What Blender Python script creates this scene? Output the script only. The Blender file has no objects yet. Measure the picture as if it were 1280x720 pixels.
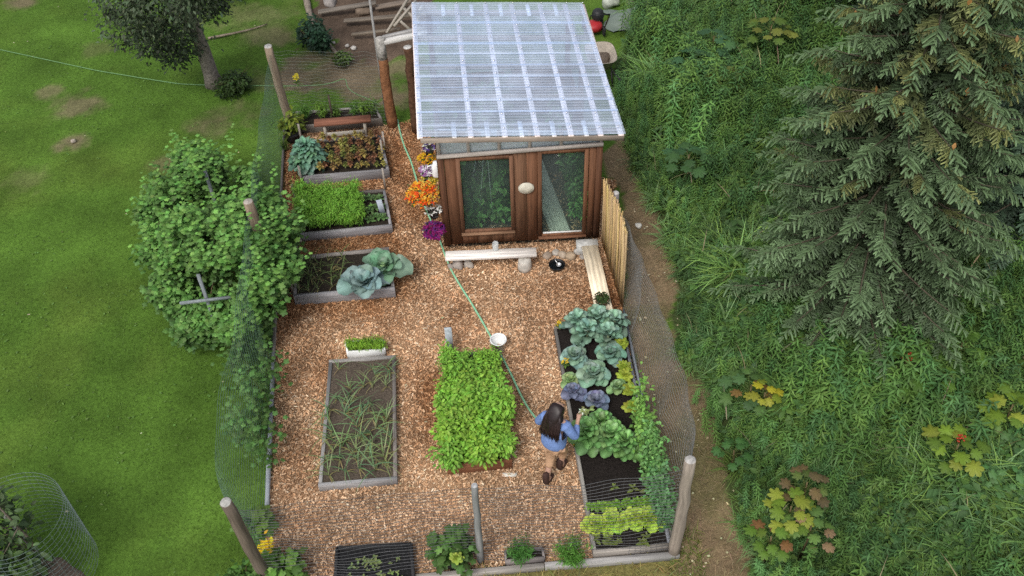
import bpy, math, random
import numpy as np
rng = np.random.default_rng(11)
random.seed(5)
PI = math.pi
C = bpy.context.scene.collection

# ------------------------------------------------------------------ camera maths (used to survey the plot)
F_PX, CAM_H = 1230.0, 11.5714
PITCH, ROLL, YAW = 0.7952433, -0.0363081, -0.0691717
def cam_basis():
    cy, sy = math.cos(YAW), math.sin(YAW)
    f0 = np.array([-sy, cy, 0]); r0 = np.array([cy, sy, 0]); up = np.array([0, 0, 1.])
    fw = math.cos(PITCH)*f0 - math.sin(PITCH)*up
    uv = math.sin(PITCH)*f0 + math.cos(PITCH)*up
    rt = math.cos(ROLL)*r0 + math.sin(ROLL)*uv
    u = -math.sin(ROLL)*r0 + math.cos(ROLL)*uv
    return rt, u, fw
RT, UP, FW = cam_basis()
def G(px, py, z=0.0):
    """surveyed point of the plot at height z"""
    d = (px-640)/F_PX*RT - (py-360)/F_PX*UP + FW
    t = (z-CAM_H)/d[2]
    return np.array([0, 0, CAM_H]) + d*t

# ------------------------------------------------------------------ noise helpers
def vnoise(x, y, s, seed=0):
    x = np.asarray(x)/s; y = np.asarray(y)/s
    xi = np.floor(x).astype(np.int64); yi = np.floor(y).astype(np.int64)
    fx = x-xi; fy = y-yi; fx = fx*fx*(3-2*fx); fy = fy*fy*(3-2*fy)
    def h(a, b):
        n = (a*374761393 + b*668265263 + seed*974711) & 0x7fffffff
        n = ((n ^ (n >> 13))*1274126177) & 0x7fffffff
        return ((n ^ (n >> 16)) & 0xffff)/65535.0
    return (h(xi, yi)*(1-fx)+h(xi+1, yi)*fx)*(1-fy)+(h(xi, yi+1)*(1-fx)+h(xi+1, yi+1)*fx)*fy
def fbm(x, y, s, seed=0):
    return .5*vnoise(x, y, s, seed)+.3*vnoise(x, y, s*.47, seed+1)+.2*vnoise(x, y, s*.21, seed+2)
def in_poly(x, y, poly):
    x = np.asarray(x); y = np.asarray(y); r = np.zeros(x.shape, bool); n = len(poly)
    for i in range(n):
        x1, y1 = poly[i][:2]; x2, y2 = poly[(i+1) % n][:2]
        c = ((y1 > y) != (y2 > y)) & (x < (x2-x1)*(y-y1)/(y2-y1+1e-12)+x1)
        r ^= c
    return r
def seg_dist(x, y, pts):
    d = np.full(np.shape(x), 1e9)
    for a, b in zip(pts[:-1], pts[1:]):
        ax, ay = a[:2]; bx, by = b[:2]; L = (bx-ax)**2+(by-ay)**2
        t = np.clip(((x-ax)*(bx-ax)+(y-ay)*(by-ay))/L, 0, 1)
        d = np.minimum(d, np.hypot(x-ax-t*(bx-ax), y-ay-t*(by-ay)))
    return d

# ------------------------------------------------------------------ materials
def mat(name, rough=.7, nscale=30, namt=.35, bump=.0, metal=0, grain=False, trans=0.0, bscale=None, spec=.35, nscale2=None):
    m = bpy.data.materials.new(name); m.use_nodes = True
    nt = m.node_tree; N = nt.nodes; L = nt.links; N.clear()
    out = N.new('ShaderNodeOutputMaterial'); p = N.new('ShaderNodeBsdfPrincipled')
    p.inputs['Roughness'].default_value = rough; p.inputs['Metallic'].default_value = metal
    p.inputs['Specular IOR Level'].default_value = spec
    at = N.new('ShaderNodeAttribute'); at.attribute_name = 'tint'
    if grain:
        g = N.new('ShaderNodeAttribute'); g.attribute_name = 'grain'
        mp = N.new('ShaderNodeMapping'); mp.inputs['Scale'].default_value = (1.6, 26, 26)
        L.new(g.outputs['Vector'], mp.inputs['Vector']); vec = mp.outputs['Vector']; sc = 1.0
    else:
        tc = N.new('ShaderNodeNewGeometry'); vec = tc.outputs['Position']; sc = nscale
    nz = N.new('ShaderNodeTexNoise'); nz.inputs['Scale'].default_value = sc; nz.inputs['Detail'].default_value = 5
    nz.inputs['Roughness'].default_value = .65
    L.new(vec, nz.inputs['Vector'])
    mr = N.new('ShaderNodeMapRange'); mr.inputs[1].default_value = .3; mr.inputs[2].default_value = .7
    mr.inputs[3].default_value = 1-namt; mr.inputs[4].default_value = 1+namt
    L.new(nz.outputs['Fac'], mr.inputs[0])
    fac = mr.outputs[0]
    if nscale2:
        n2 = N.new('ShaderNodeTexNoise'); n2.inputs['Scale'].default_value = nscale2; n2.inputs['Detail'].default_value = 3
        tc2 = N.new('ShaderNodeNewGeometry'); L.new(tc2.outputs['Position'], n2.inputs['Vector'])
        m2 = N.new('ShaderNodeMapRange'); m2.inputs[1].default_value = .3; m2.inputs[2].default_value = .7
        m2.inputs[3].default_value = .75; m2.inputs[4].default_value = 1.25
        L.new(n2.outputs['Fac'], m2.inputs[0])
        mu = N.new('ShaderNodeMath'); mu.operation = 'MULTIPLY'; L.new(fac, mu.inputs[0]); L.new(m2.outputs[0], mu.inputs[1]); fac = mu.outputs[0]
    vm = N.new('ShaderNodeVectorMath'); vm.operation = 'SCALE'
    L.new(at.outputs['Color'], vm.inputs[0]); L.new(fac, vm.inputs['Scale'])
    L.new(vm.outputs[0], p.inputs['Base Color'])
    if bump:
        b = N.new('ShaderNodeBump'); b.inputs['Strength'].default_value = bump; b.inputs['Distance'].default_value = .02
        if bscale:
            nb = N.new('ShaderNodeTexNoise'); nb.inputs['Scale'].default_value = bscale; nb.inputs['Detail'].default_value = 6
            L.new(vec, nb.inputs['Vector']); L.new(nb.outputs['Fac'], b.inputs['Height'])
        else:
            L.new(nz.outputs['Fac'], b.inputs['Height'])
        L.new(b.outputs[0], p.inputs['Normal'])
    sh = p.outputs[0]
    if trans:
        t = N.new('ShaderNodeBsdfTranslucent'); L.new(vm.outputs[0], t.inputs['Color'])
        mx = N.new('ShaderNodeMixShader'); mx.inputs[0].default_value = trans
        L.new(sh, mx.inputs[1]); L.new(t.outputs[0], mx.inputs[2]); sh = mx.outputs[0]
    L.new(sh, out.inputs['Surface'])
    return m
def clear_mat(name, tint, opaque, rough, base):
    m = bpy.data.materials.new(name); m.use_nodes = True
    nt = m.node_tree; N = nt.nodes; L = nt.links; N.clear()
    out = N.new('ShaderNodeOutputMaterial'); p = N.new('ShaderNodeBsdfPrincipled')
    geo = N.new('ShaderNodeNewGeometry')
    nz = N.new('ShaderNodeTexNoise'); nz.inputs['Scale'].default_value = 2.2; nz.inputs['Detail'].default_value = 5
    L.new(geo.outputs['Position'], nz.inputs['Vector'])
    mr = N.new('ShaderNodeMapRange'); mr.inputs[1].default_value = .3; mr.inputs[2].default_value = .7
    mr.inputs[3].default_value = opaque*.8; mr.inputs[4].default_value = min(1, opaque*1.2); L.new(nz.outputs['Fac'], mr.inputs[0])
    p.inputs['Base Color'].default_value = (*base, 1); p.inputs['Roughness'].default_value = rough
    at = N.new('ShaderNodeAttribute'); at.attribute_name = 'tint'; sp = N.new('ShaderNodeSeparateColor'); L.new(at.outputs['Color'], sp.inputs[0])
    ml = N.new('ShaderNodeMath'); ml.operation = 'MULTIPLY'; L.new(mr.outputs[0], ml.inputs[0]); L.new(sp.outputs[0], ml.inputs[1])
    t = N.new('ShaderNodeBsdfTransparent'); t.inputs['Color'].default_value = (*tint, 1)
    mx = N.new('ShaderNodeMixShader'); L.new(ml.outputs[0], mx.inputs[0])
    L.new(t.outputs[0], mx.inputs[1]); L.new(p.outputs[0], mx.inputs[2]); L.new(mx.outputs[0], out.inputs['Surface'])
    return m
M = dict(
    leaf=mat('leaf_surface', .55, 60, .18, 0, trans=.28, spec=.3),
    waxy=mat('waxy_leaf', .42, 40, .15, 0, trans=.15, spec=.4),
    needle=mat('needle_surface', .6, 25, .25, 0, trans=.12),
    ground=mat('ground_surface', .95, 22, .3, .6, bscale=45, spec=.1, nscale2=1.1),
    mulch=mat('mulch_surface', .9, 38, .5, .9, bscale=60, spec=.15, nscale2=.9),
    chip=mat('chip_surface', .85, 50, .2, 0, spec=.15),
    soil=mat('soil_surface', .95, 45, .5, 1.0, bscale=40, spec=.1),
    wood=mat('wood_surface', .8, 1, .38, .35, grain=True, spec=.2),
    bark=mat('bark_surface', .9, 14, .45, .8, bscale=22, spec=.15),
    plain=mat('painted_surface', .5, 8, .08),
    rough=mat('rough_surface', .85, 18, .25, .3),
    stone=mat('stone_surface', .8, 12, .3, .4),
    metal=mat('metal_surface', .35, 20, .1, metal=.9),
    wire=mat('wire_surface', .5, 20, .15, metal=.3),
    hose=mat('hose_surface', .35, 10, .06),
    cloth=mat('cloth_surface', .9, 16, .16, 0.55, bscale=17, spec=.1),
    skin=mat('skin_surface', .5, 20, .06),
    hair=mat('hair_surface', .42, 30, .3),
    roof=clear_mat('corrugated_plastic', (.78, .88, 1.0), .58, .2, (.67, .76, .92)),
    strip=clear_mat('clear_plastic', (.85, .9, .93), .6, .3, (.74, .79, .82)),
    glass=clear_mat('window_glass', (.84, .92, .89), .06, .05, (.45, .55, .53)),
    jar=clear_mat('jar_glass', (.93, .95, .95), .45, .1, (.8, .82, .82)),
)

# ------------------------------------------------------------------ mesh builder
def nrm(v): v = np.asarray(v, float); return v/(np.linalg.norm(v)+1e-12)
class B:
    def __init__(s): s.V = []; s.F = {3: [], 4: []}; s.Cc = []; s.Gr = []; s.n = 0
    def add(s, V, F, col, gr=None):
        V = np.asarray(V, float).reshape(-1, 3); k = len(V)
        col = np.asarray(col, float)
        if col.ndim == 1: col = np.tile(col[:3], (k, 1))
        s.V.append(V); s.Cc.append(col); s.Gr.append(V if gr is None else np.asarray(gr, float))
        for f in (F if isinstance(F, list) else [F]):
            f = np.asarray(f, np.int64)
            if f.size: s.F[f.shape[1]].append(f+s.n)
        s.n += k; return s
    def tmpl(s):
        V = np.concatenate(s.V); Cc = np.concatenate(s.Cc)
        F = [np.concatenate(s.F[k]) for k in (3, 4) if s.F[k]]
        return V, F, Cc
    def inst(s, T, Mx, P, tint):
        V, F, Cc = T; n = len(P); k = len(V)
        W = (np.einsum('nij,kj->nki', Mx, V)+np.asarray(P)[:, None, :]).reshape(-1, 3)
        tint = np.asarray(tint, float)
        if tint.ndim == 1: tint = np.tile(tint, (n, 1))
        cc = (Cc[None]*tint[:, None, :]).reshape(-1, 3)
        off = (np.arange(n)*k)
        FF = [(f[None]+off[:, None, None]).reshape(-1, f.shape[1]) for f in F]
        return s.add(W, FF, cc)
    def bar(s, p0, p1, th, h, col, up=(0, 0, 1), bev=.004):
        """board whose bottom centre line runs p0 -> p1"""
        p0 = np.asarray(p0, float); p1 = np.asarray(p1, float); x = p1-p0; Ln = np.linalg.norm(x); x = x/Ln
        up = np.asarray(up, float); y = nrm(np.cross(up, x)); z = np.cross(x, y)
        b = min(bev, th*.3, h*.3); vs = []; gr = []
        prof = [(-th/2+b, 0), (th/2-b, 0), (th/2, b), (th/2, h-b), (th/2-b, h), (-th/2+b, h), (-th/2, h-b), (-th/2, b)]
        o = rng.uniform(0, 50)
        for t in (0, Ln):
            for (a, c) in prof: vs.append(p0+x*t+y*a+z*c); gr.append((t+o, a+o, c))
        q = [(i, (i+1) % 8, (i+1) % 8+8, i+8) for i in range(8)]
        e = [(0, 5, 4, 1), (0, 7, 6, 5), (1, 4, 3, 2)]
        e2 = [(8, 9, 12, 13), (8, 13, 14, 15), (9, 10, 11, 12)]
        return s.add(vs, np.array(q+e+e2), np.asarray(col)*rng.uniform(.88, 1.1), gr)
    def box(s, c, sz, col, rz=0):
        c = np.asarray(c, float); d = np.array([math.cos(rz), math.sin(rz), 0])*sz[0]/2
        return s.bar(c-d-[0, 0, sz[2]/2], c+d-[0, 0, sz[2]/2], sz[1], sz[2], col)
    def tube(s, pts, r, col, sides=8, cap=True, wob=0):
        P = np.asarray(pts, float); n = len(P); r = np.full(n, r) if np.isscalar(r) else np.asarray(r, float)
        T = np.gradient(P, axis=0) if n > 2 else np.tile(P[1]-P[0], (2, 1))
        T /= np.linalg.norm(T, axis=1)[:, None]+1e-12
        ref = np.array([0, 0, 1.]) if abs(T[:, 2]).mean() < .8 else np.array([1., 0, 0])
        X = np.cross(ref, T); X /= np.linalg.norm(X, axis=1)[:, None]+1e-12; Y = np.cross(T, X)
        a = np.arange(sides)/sides*2*PI
        rr = r[:, None]*(1+wob*(rng.random((n, sides))-.5))
        V = P[:, None]+rr[..., None]*(np.cos(a)[None, :, None]*X[:, None]+np.sin(a)[None, :, None]*Y[:, None])
        ln = np.concatenate([[0], np.cumsum(np.linalg.norm(np.diff(P, axis=0), axis=1))])
        gr = np.stack([np.repeat(ln[:, None], sides, 1), np.cos(a)[None]*r[:, None], np.sin(a)[None]*r[:, None]], -1).reshape(-1, 3)+rng.uniform(0, 9)
        i, j = np.meshgrid(np.arange(n-1), np.arange(sides), indexing='ij'); j2 = (j+1) % sides
        q = np.stack([i*sides+j, i*sides+j2, (i+1)*sides+j2, (i+1)*sides+j], -1).reshape(-1, 4)
        V = V.reshape(-1, 3)
        col = np.asarray(col, float)
        cc = np.repeat(col, sides, 0) if col.ndim == 2 else np.tile(col, (n*sides, 1))
        if cap and sides > 3:
            V = np.concatenate([V, P[:1], P[-1:]]); gr = np.concatenate([gr, gr[:1], gr[-1:]]); cc = np.concatenate([cc, cc[:1], cc[-1:]])
            k = n*sides
            t = [(k, (u+1) % sides, u) for u in range(sides)]+[(k+1, (n-1)*sides+u, (n-1)*sides+(u+1) % sides) for u in range(sides)]
            return s.add(V, [q, np.array(t)], cc, gr)
        return s.add(V, q, cc, gr)
    def lathe(s, c, prof, col, seg=20, sq=None):
        c = np.asarray(c, float); a = np.arange(seg)/seg*2*PI
        V = np.array([[c[0]+r*math.cos(t), c[1]+r*math.sin(t), c[2]+z] for r, z in prof for t in a])
        n = len(prof); i, j = np.meshgrid(np.arange(n-1), np.arange(seg), indexing='ij'); j2 = (j+1) % seg
        q = np.stack([i*seg+j, i*seg+j2, (i+1)*seg+j2, (i+1)*seg+j], -1).reshape(-1, 4)
        return s.add(V, q, col)
    def blob(s, c, r, col, n=10, wob=.25, flat=1.0):
        c = np.asarray(c, float); vs = []; ph = rng.uniform(0, 9, 3)
        for i in range(n+1):
            th = PI*i/n
            for j in range(n*2):
                f = 2*PI*j/(n*2); d = np.array([math.sin(th)*math.cos(f), math.sin(th)*math.sin(f), math.cos(th)])
                k = 1+wob*(math.sin(3*d[0]+ph[0])*math.sin(2.6*d[1]+ph[1])+.5*math.sin(5*d[2]+ph[2]+3*d[0]))
                vs.append(c+d*k*np.asarray(r)*np.array([1, 1, flat]))
        m = n*2; q = [(i*m+j, i*m+(j+1) % m, (i+1)*m+(j+1) % m, (i+1)*m+j) for i in range(n) for j in range(m)]
        return s.add(vs, np.array(q), col)
    def mesh(s, name, origin=(0, 0, 0), smooth=False):
        V = np.concatenate(s.V)-np.asarray(origin)[:3]; Cc = np.concatenate(s.Cc); Gr = np.concatenate(s.Gr)
        me = bpy.data.meshes.new(name)
        F = [np.concatenate(s.F[k]) for k in (3, 4) if s.F[k]]
        nl = sum(f.size for f in F); nf = sum(len(f) for f in F)
        me.vertices.add(len(V)); me.vertices.foreach_set('co', V.astype(np.float32).ravel())
        me.loops.add(nl); me.loops.foreach_set('vertex_index', np.concatenate([f.ravel() for f in F]).astype(np.int32))
        me.polygons.add(nf)
        cnt = np.concatenate([np.full(len(f), f.shape[1]) for f in F]); st = np.concatenate([[0], np.cumsum(cnt)[:-1]])
        me.polygons.foreach_set('loop_start', st.astype(np.int32))
        a = me.attributes.new('tint', 'FLOAT_COLOR', 'POINT')
        a.data.foreach_set('color', np.concatenate([np.clip(Cc, 0, 1), np.ones((len(Cc), 1))], 1).astype(np.float32).ravel())
        g = me.attributes.new('grain', 'FLOAT_VECTOR', 'POINT'); g.data.foreach_set('vector', Gr.astype(np.float32).ravel())
        me.update(calc_edges=True)
        if smooth: me.polygons.foreach_set('use_smooth', np.ones(nf, bool))
        me.validate()
        return me
    def build(s, name, m, parent=None, smooth=False, loc=None):
        org = np.zeros(3)
        if parent is not None:
            org = np.array(parent['_o'])
        elif loc is not None: org = np.asarray(loc, float)
        me = s.mesh(name, org, smooth); me.materials.append(M[m] if isinstance(m, str) else m)
        o = bpy.data.objects.new(name, me); C.objects.link(o)
        if parent is not None: o.parent = parent; o.location = org - np.array(parent['_o'])
        else: o.location = org
        o['_o'] = [float(t) for t in org]
        return o
def tag(o, label, cat, group=None, kind=None):
    o['label'] = label; o['category'] = cat
    if group: o['group'] = group
    if kind: o['kind'] = kind
    return o
def thing(name, label, cat, loc, group=None):
    o = bpy.data.objects.new(name, None); C.objects.link(o); o.empty_display_size = .1
    o.location = [float(t) for t in loc]; o['_o'] = [float(t) for t in loc]
    return tag(o, label, cat, group)
def struct(o): o['kind'] = 'structure'; return o
def dup(root, loc, rz=0, sc=1.0, label=None, group=None):
    r = root.copy(); C.objects.link(r); r.location = [float(t) for t in loc]; r.rotation_euler = (0, 0, rz); r.scale = (sc, sc, sc)
    if label: r['label'] = label
    if group: r['group'] = group
    for ch in root.children:
        c = ch.copy(); C.objects.link(c); c.parent = r
    return r

# ------------------------------------------------------------------ leaf templates
def leaf_t(nl=4, nw=2, prof=lambda t: math.sin(PI*min(1, t*.9+.08))**.8*.5, bend=.6, cup=0, wave=0, mid=1.0, edge=1.0, tip=1.0, rise=0.0):
    vs = []; cs = []; x = z = 0.0
    for i in range(nl+1):
        t = i/nl
        if i:
            a = rise-bend*(i-.5)/nl; x += math.cos(a)/nl; z += math.sin(a)/nl
        w = prof(t)
        for j in range(nw+1):
            q = (2*j/nw-1) if nw else 0
            vs.append((x, q*w, z+cup*w*q*q+wave*abs(q)*w*math.sin(t*11+q*2.0)))
            k = (mid*(1-abs(q))+edge*abs(q))*(1+(tip-1)*t); cs.append((k, k, k))
    m = nw+1
    q = [(i*m+j, i*m+j+1, (i+1)*m+j+1, (i+1)*m+j) for i in range(nl) for j in range(nw)]
    return np.array(vs), [np.array(q)], np.array(cs)
def lobed_t(lobes=5, depth=.4, n=31, dome=.15, spread=2.5, teeth=0.0):
    vs = [(0.35, 0, dome)]; cs = [(1.12, 1.15, 1.0)]
    for k in range(n):
        f = -1+2*k/(n-1); th = spread*f
        r = .62*(1-depth*(1-abs(math.cos(f*PI*(lobes-1)/2))**.8))*(1-.30*abs(f)**1.5)+teeth*(k % 2)
        vs.append((.35+r*math.cos(th), r*math.sin(th), dome*.2-.5*r*r*dome+.03*math.sin(k*1.7))); c = .86+.14*(r/.62); cs.append((c, c, c))
    vs.append((0, 0, 0)); cs.append((1, 1, 1))
    f = [(0, k, k+1) for k in range(1, n)]+[(0, n, n+1), (0, n+1, 1)]
    return np.array(vs), [np.array(f)], np.array(cs)
lance = lambda w: (lambda t: w*math.sin(PI*(t*.93+.05))**.7)
blade_p = lambda w: (lambda t: w*(1-t**1.6)*(.6+.4*min(1, t*5))+.0006)
def orient(yaw, pitch, roll, L, Wd=None):
    yaw = np.asarray(yaw, float); n = len(yaw)
    pitch = np.broadcast_to(pitch, n); roll = np.broadcast_to(roll, n); L = np.broadcast_to(L, n).astype(float)
    Wd = L if Wd is None else np.broadcast_to(Wd, n)
    cy, sy, cp, sp, cr, sr = np.cos(yaw), np.sin(yaw), np.cos(pitch), np.sin(pitch), np.cos(roll), np.sin(roll)
    X = np.stack([cy*cp, sy*cp, sp], -1); Y0 = np.stack([-sy, cy, 0*cy], -1); Z0 = np.cross(X, Y0)
    Y = Y0*cr[:, None]+Z0*sr[:, None]; Z = Z0*cr[:, None]-Y0*sr[:, None]
    return np.stack([X*L[:, None], Y*Wd[:, None], Z*L[:, None]], -1)
def U(a, b, n=None): return rng.uniform(a, b, n)
def tints(base, n, var=.18, hue=.06):
    b = np.asarray(base)[None]*(1+var*rng.normal(size=(n, 1)))
    b = b*(1+hue*rng.normal(size=(n, 3)))
    return np.clip(b, .002, .95)
T_BLADE = [leaf_t(3, 1, blade_p(.03), bend=b, rise=.2) for b in (.5, 1.1, 1.7)]
T_BLADE4 = [leaf_t(4, 1, blade_p(.022), bend=b, rise=.25, tip=1.45) for b in (.9, 1.5, 2.1)]
T_OVAL = leaf_t(2, 2, lance(.32), bend=.5, cup=.25, mid=1.1, edge=.95)
T_LANCE = leaf_t(2, 1, lance(.085), bend=.9, tip=1.15)
T_POT = leaf_t(3, 2, lance(.27), bend=.8, cup=.22, mid=1.12, edge=.92)
T_LOBE = lobed_t(5, .34, 17, .22)
T_BIGLOBE = lobed_t(7, .36, 49, .22, 2.6, .045)
T_CAB = leaf_t(8, 6, lambda t: .07+.36*math.sin(PI*min(1, t*.80+.05))**.9 if t < .97 else .2, bend=1.1, cup=.35, wave=.22, mid=1.55, edge=.86, rise=.4)
T_CHIP = (np.array([(-.5, -.5, 0), (.5, -.42, .05), (.5, .5, 0), (-.45, .45, .06)]), [np.array([(0, 1, 2, 3)])], np.ones((4, 3)))
T_TRI = (np.array([(0, -.5, 0), (0, .5, 0), (1, 0, 0)]), [np.array([(0, 1, 2)])], np.array([(.9,)*3, (.9,)*3, (1.15,)*3]))

# =================================================================== SETTING
LAWN = (.072, .140, .020)
path_px = [(770, 150), (800, 222), (852, 335), (848, 445), (888, 505), (915, 575), (928, 645), (958, 745), (990, 870)]
und_poly = [G(*p) for p in path_px+[(1560, 870), (1560, -150), (860, -150), (800, 22), (792, 60), (770, 75)]]
mulch_poly = [G(*p) for p in [(318, 760), (333, 666), (343, 445), (356, 168), (395, 164), (480, 157), (520, 150), (560, 200), (770, 225), (779, 392), (801, 500), (843, 692), (640, 711), (520, 722)]]
dirt_spots = [(95, 132, 24, .7), (89, 177, 14, .8), (61, 113, 11, .6), (300, 137, 26, .55), (268, 150, 22, .6), (205, 203, 18, .5), (335, 42, 30, .6), (22, 2, 18, .8),
              (300, 20, 40, .4), (420, 88, 50, .8), (375, 88, 34, .75), (460, 90, 44, .8), (395, 72, 24, .7), (120, 60, 16, .3), (500, 120, 22, .8), (30, 225, 20, .3), (345, 20, 26, .4), (330, 100, 30, .4),(185,30,20,.35)]
def ground_cols(x, y):
    n1 = fbm(x, y, 2.6, 3); n2 = fbm(x, y, .7, 9); n3 = fbm(x, y, .25, 21)
    c = np.array(LAWN)[None]*(.70+.42*n1+.32*n2)[:, None]
    yl = np.clip((fbm(x, y, 1.7, 40)-.5)*3, 0, 1)[:, None]
    c = c*(1-yl*.4)+np.array((.115, .155, .028))*yl*.4
    w = np.zeros(len(x))
    for px, py, r, k in dirt_spots:
        g = G(px, py); rr = r/58*.85
        d = np.hypot((x-g[0])/1.15, (y-g[1])/1.0)/rr
        w = np.maximum(w, np.clip(1.45-d+(n2-.5)*2.2+(n3-.5)*1.6, 0, 1)*k)
    dirt = np.array((.165, .125, .082))[None]*(.55+.5*n2+.5*n3)[:, None]
    c = c*(1-w[:, None])+dirt*w[:, None]
    bz = [G(*p) for p in [(345, 72), (395, 64), (480, 74), (500, 135), (440, 122), (365, 106)]]
    wz = in_poly(x+(n2-.5)*1.3, y+(n3-.5)*1.0, bz)*np.clip(.35+(n2-.3)*2.2, .2, .95); w = np.maximum(w, wz)
    c = c*(1-wz[:, None])+np.array((.15, .115, .075))[None]*(.5+.5*n2+.5*n3)[:, None]*wz[:, None]
    # dug bank at the back
    bank = [G(*p) for p in [(392, -60), (395, 20), (430, 72), (480, 80), (520, 66), (560, -20), (560, -60)]]
    wb = in_poly(x+(n2-.5)*.8, y+(n3-.5)*.6, bank).astype(float)
    bk = np.array((.115, .082, .060))[None]*(.35+.8*n1+.5*n3)[:, None]
    c = c*(1-wb[:, None])+bk*wb[:, None]; w = np.maximum(w, wb)
    # trodden path
    pp = [G(*p) for p in [(757, 200), (770, 150), (800, 222), (852, 335), (848, 445), (888, 505), (915, 575), (928, 645), (958, 745), (990, 870), (860, 870), (843, 692), (801, 500), (779, 392), (768, 240)]]
    wp = in_poly(x+(n2-.5)*.6, y+(n3-.5)*.4, pp).astype(float)
    gr = np.clip((fbm(x, y, .8, 77)-.52)*5, 0, 1)[:, None]*.5
    pc = np.array((.235, .17, .10))[None]*(.5+.45*n1+.55*n3)[:, None]
    pc = pc*(1-gr)+np.array((.08, .10, .025))*gr
    c = c*(1-wp[:, None])+pc*wp[:, None]
    fr = [G(*p) for p in [(520, 722), (843, 694), (860, 870), (480, 870)]]
    wf = in_poly(x, y, fr).astype(float)[:, None]
    c = c*(1-wf)+np.array((.19, .17, .06))[None]*(.5+.5*n2+.5*n3)[:, None]*wf
    wu = in_poly(x+(n2-.5)*.5, y+(n3-.5)*.5, und_poly).astype(float)[:, None]
    c = c*(1-wu)+np.array((.06, .08, .028))*wu
    return c, w, wp, wu[:, 0]
xs = np.concatenate([[-400, -150, -60, -30, -20], np.arange(-15, 16.01, .085), [20, 30, 60, 150, 400]])
ys = np.concatenate([[-300, -100, -30, -5], np.arange(2, 30.01, .085), [34, 45, 70, 150, 500]])
gx, gy = np.meshgrid(xs, ys); nx, ny = len(xs), len(ys)
x = gx.ravel(); y = gy.ravel()
gc, gw, gp, gu = ground_cols(x, y)
z = (fbm(x, y, 3, 5)-.5)*.03*(gw*0+1); z -= .02
z = np.where(np.abs(x) > 16, -.02, z)
wb_ = np.clip(1-np.abs(y-22.3)/2, 0, 1)*np.clip(1-np.abs(x+1.8)/2.5, 0, 1); z = z+wb_*(fbm(x, y, 1.1, 15)-.3)*.55
i, j = np.meshgrid(np.arange(ny-1), np.arange(nx-1), indexing='ij')
q = np.stack([i*nx+j, i*nx+j+1, (i+1)*nx+j+1, (i+1)*nx+j], -1).reshape(-1, 4)
b = B(); b.add(np.stack([x, y, z], -1), q, gc); struct(b.build('ground', 'ground', smooth=True))
# mulch sheet
mxa, mya = np.meshgrid(np.arange(-3.8, 3.3, .06), np.arange(5.2, 16.8, .06))
cx = mxa.ravel(); cy_ = mya.ravel(); ins = in_poly(cx, cy_, mulch_poly).reshape(mxa.shape)
cell = ins[:-1, :-1] & ins[1:, :-1] & ins[:-1, 1:] & ins[1:, 1:]
W_ = mxa.shape[1]; ii, jj = np.nonzero(cell)
q = np.stack([ii*W_+jj, ii*W_+jj+1, (ii+1)*W_+jj+1, (ii+1)*W_+jj], -1)
def mulch_col(x, y):
    n1 = fbm(x, y, 1.5, 31); n2 = fbm(x, y, .4, 33)
    k = np.clip((n1-.36)*3.2, 0, 1)[:, None]
    c = np.array((.27, .13, .06))*(1-k)+np.array((.49, .31, .185))*k
    # worn, paler middle walk
    walk = np.clip(1-np.abs(x-.9-.25*(y-9))/.9, 0, 1)[:, None]*.35
    c = c*(1-walk)+np.array((.42, .28, .18))*walk
    lo = np.clip((9.2-y)/2.5, 0, 1)[:, None]*.4; c = c*(1-lo)+np.array((.49, .325, .205))*lo
    return c*(.52+.78*n2)[:, None]*np.array((1.03, .97, .91))
used = np.unique(q); remap = -np.ones(len(cx), int); remap[used] = np.arange(len(used))
b = B(); b.add(np.stack([cx, cy_, .012+(fbm(cx, cy_, .5, 4)-.5)*.02], -1)[used], remap[q], (mulch_col(cx, cy_)*.72)[used])
o = struct(b.build('mulch_path', 'mulch', smooth=True))
# chips lying on it
n = 165000
px_, py_ = U(-3.5, 3.0, n), U(5.4, 16.6, n); k = in_poly(px_, py_, mulch_poly); px_, py_ = px_[k], py_[k]; n = len(px_)
L_ = .012+.045*rng.random(n)**1.6; b = B()
hue = rng.choice(3, n, p=[.47, .46, .07]); pal = np.array([(.48, .275, .15), (.59, .39, .24), (.67, .51, .36)])
cc = pal[hue]*(.55+.7*rng.random((n, 1)))*(mulch_col(px_, py_)/np.array((.31, .18, .1)))**.75
b.inst(T_CHIP, orient(U(0, 2*PI, n), rng.normal(0, .28, n), rng.normal(0, .35, n), L_, L_*U(.25, .5, n)), np.stack([px_, py_, U(.018, .034, n)], -1), cc)
o = b.build('wood_chips', 'chip'); o['kind'] = 'stuff'; o['label'] = 'reddish brown wood chip mulch covering the garden paths'
# lawn grass
n = 520000
px_, py_ = U(-14, 3.4, n), U(4.5, 27, n)
k = ~in_poly(px_, py_, [p+np.array([0, 0, 0]) for p in mulch_poly]) & ((px_ < -2.9) | (py_ > 16.2)); px_, py_ = px_[k], py_[k]
c, w, wp, wu = ground_cols(px_, py_); k = rng.random(len(px_)) > w*1.25; px_, py_, c = px_[k], py_[k], c[k]; n = len(px_)
b = B(); L_ = U(.018, .042, n)
b.inst(T_TRI, orient(U(0, 2*PI, n), U(.3, 1.2, n), U(-.5, .5, n), L_, U(.005, .010, n)), np.stack([px_, py_, np.full(n, -.018)], -1), c*np.array((1.35, 1.30, 1.2))*(.78+.44*rng.random((n, 1))))
m = 5000; qx, qy = U(-13, -3.1, m), U(5, 26, m); kk = fbm(qx, qy, .9, 140) > .56; qx, qy = qx[kk], qy[kk]; kk = ~in_poly(qx, qy, mulch_poly); qx, qy = qx[kk], qy[kk]; m = len(qx)
b.inst(T_OVAL, orient(U(0, 6.3, m), U(-.1, .5, m), U(-.3, .3, m), U(.025, .055, m)), np.stack([qx, qy, np.full(m, .005)], -1), tints((.13, .23, .05), m, .2))
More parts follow.
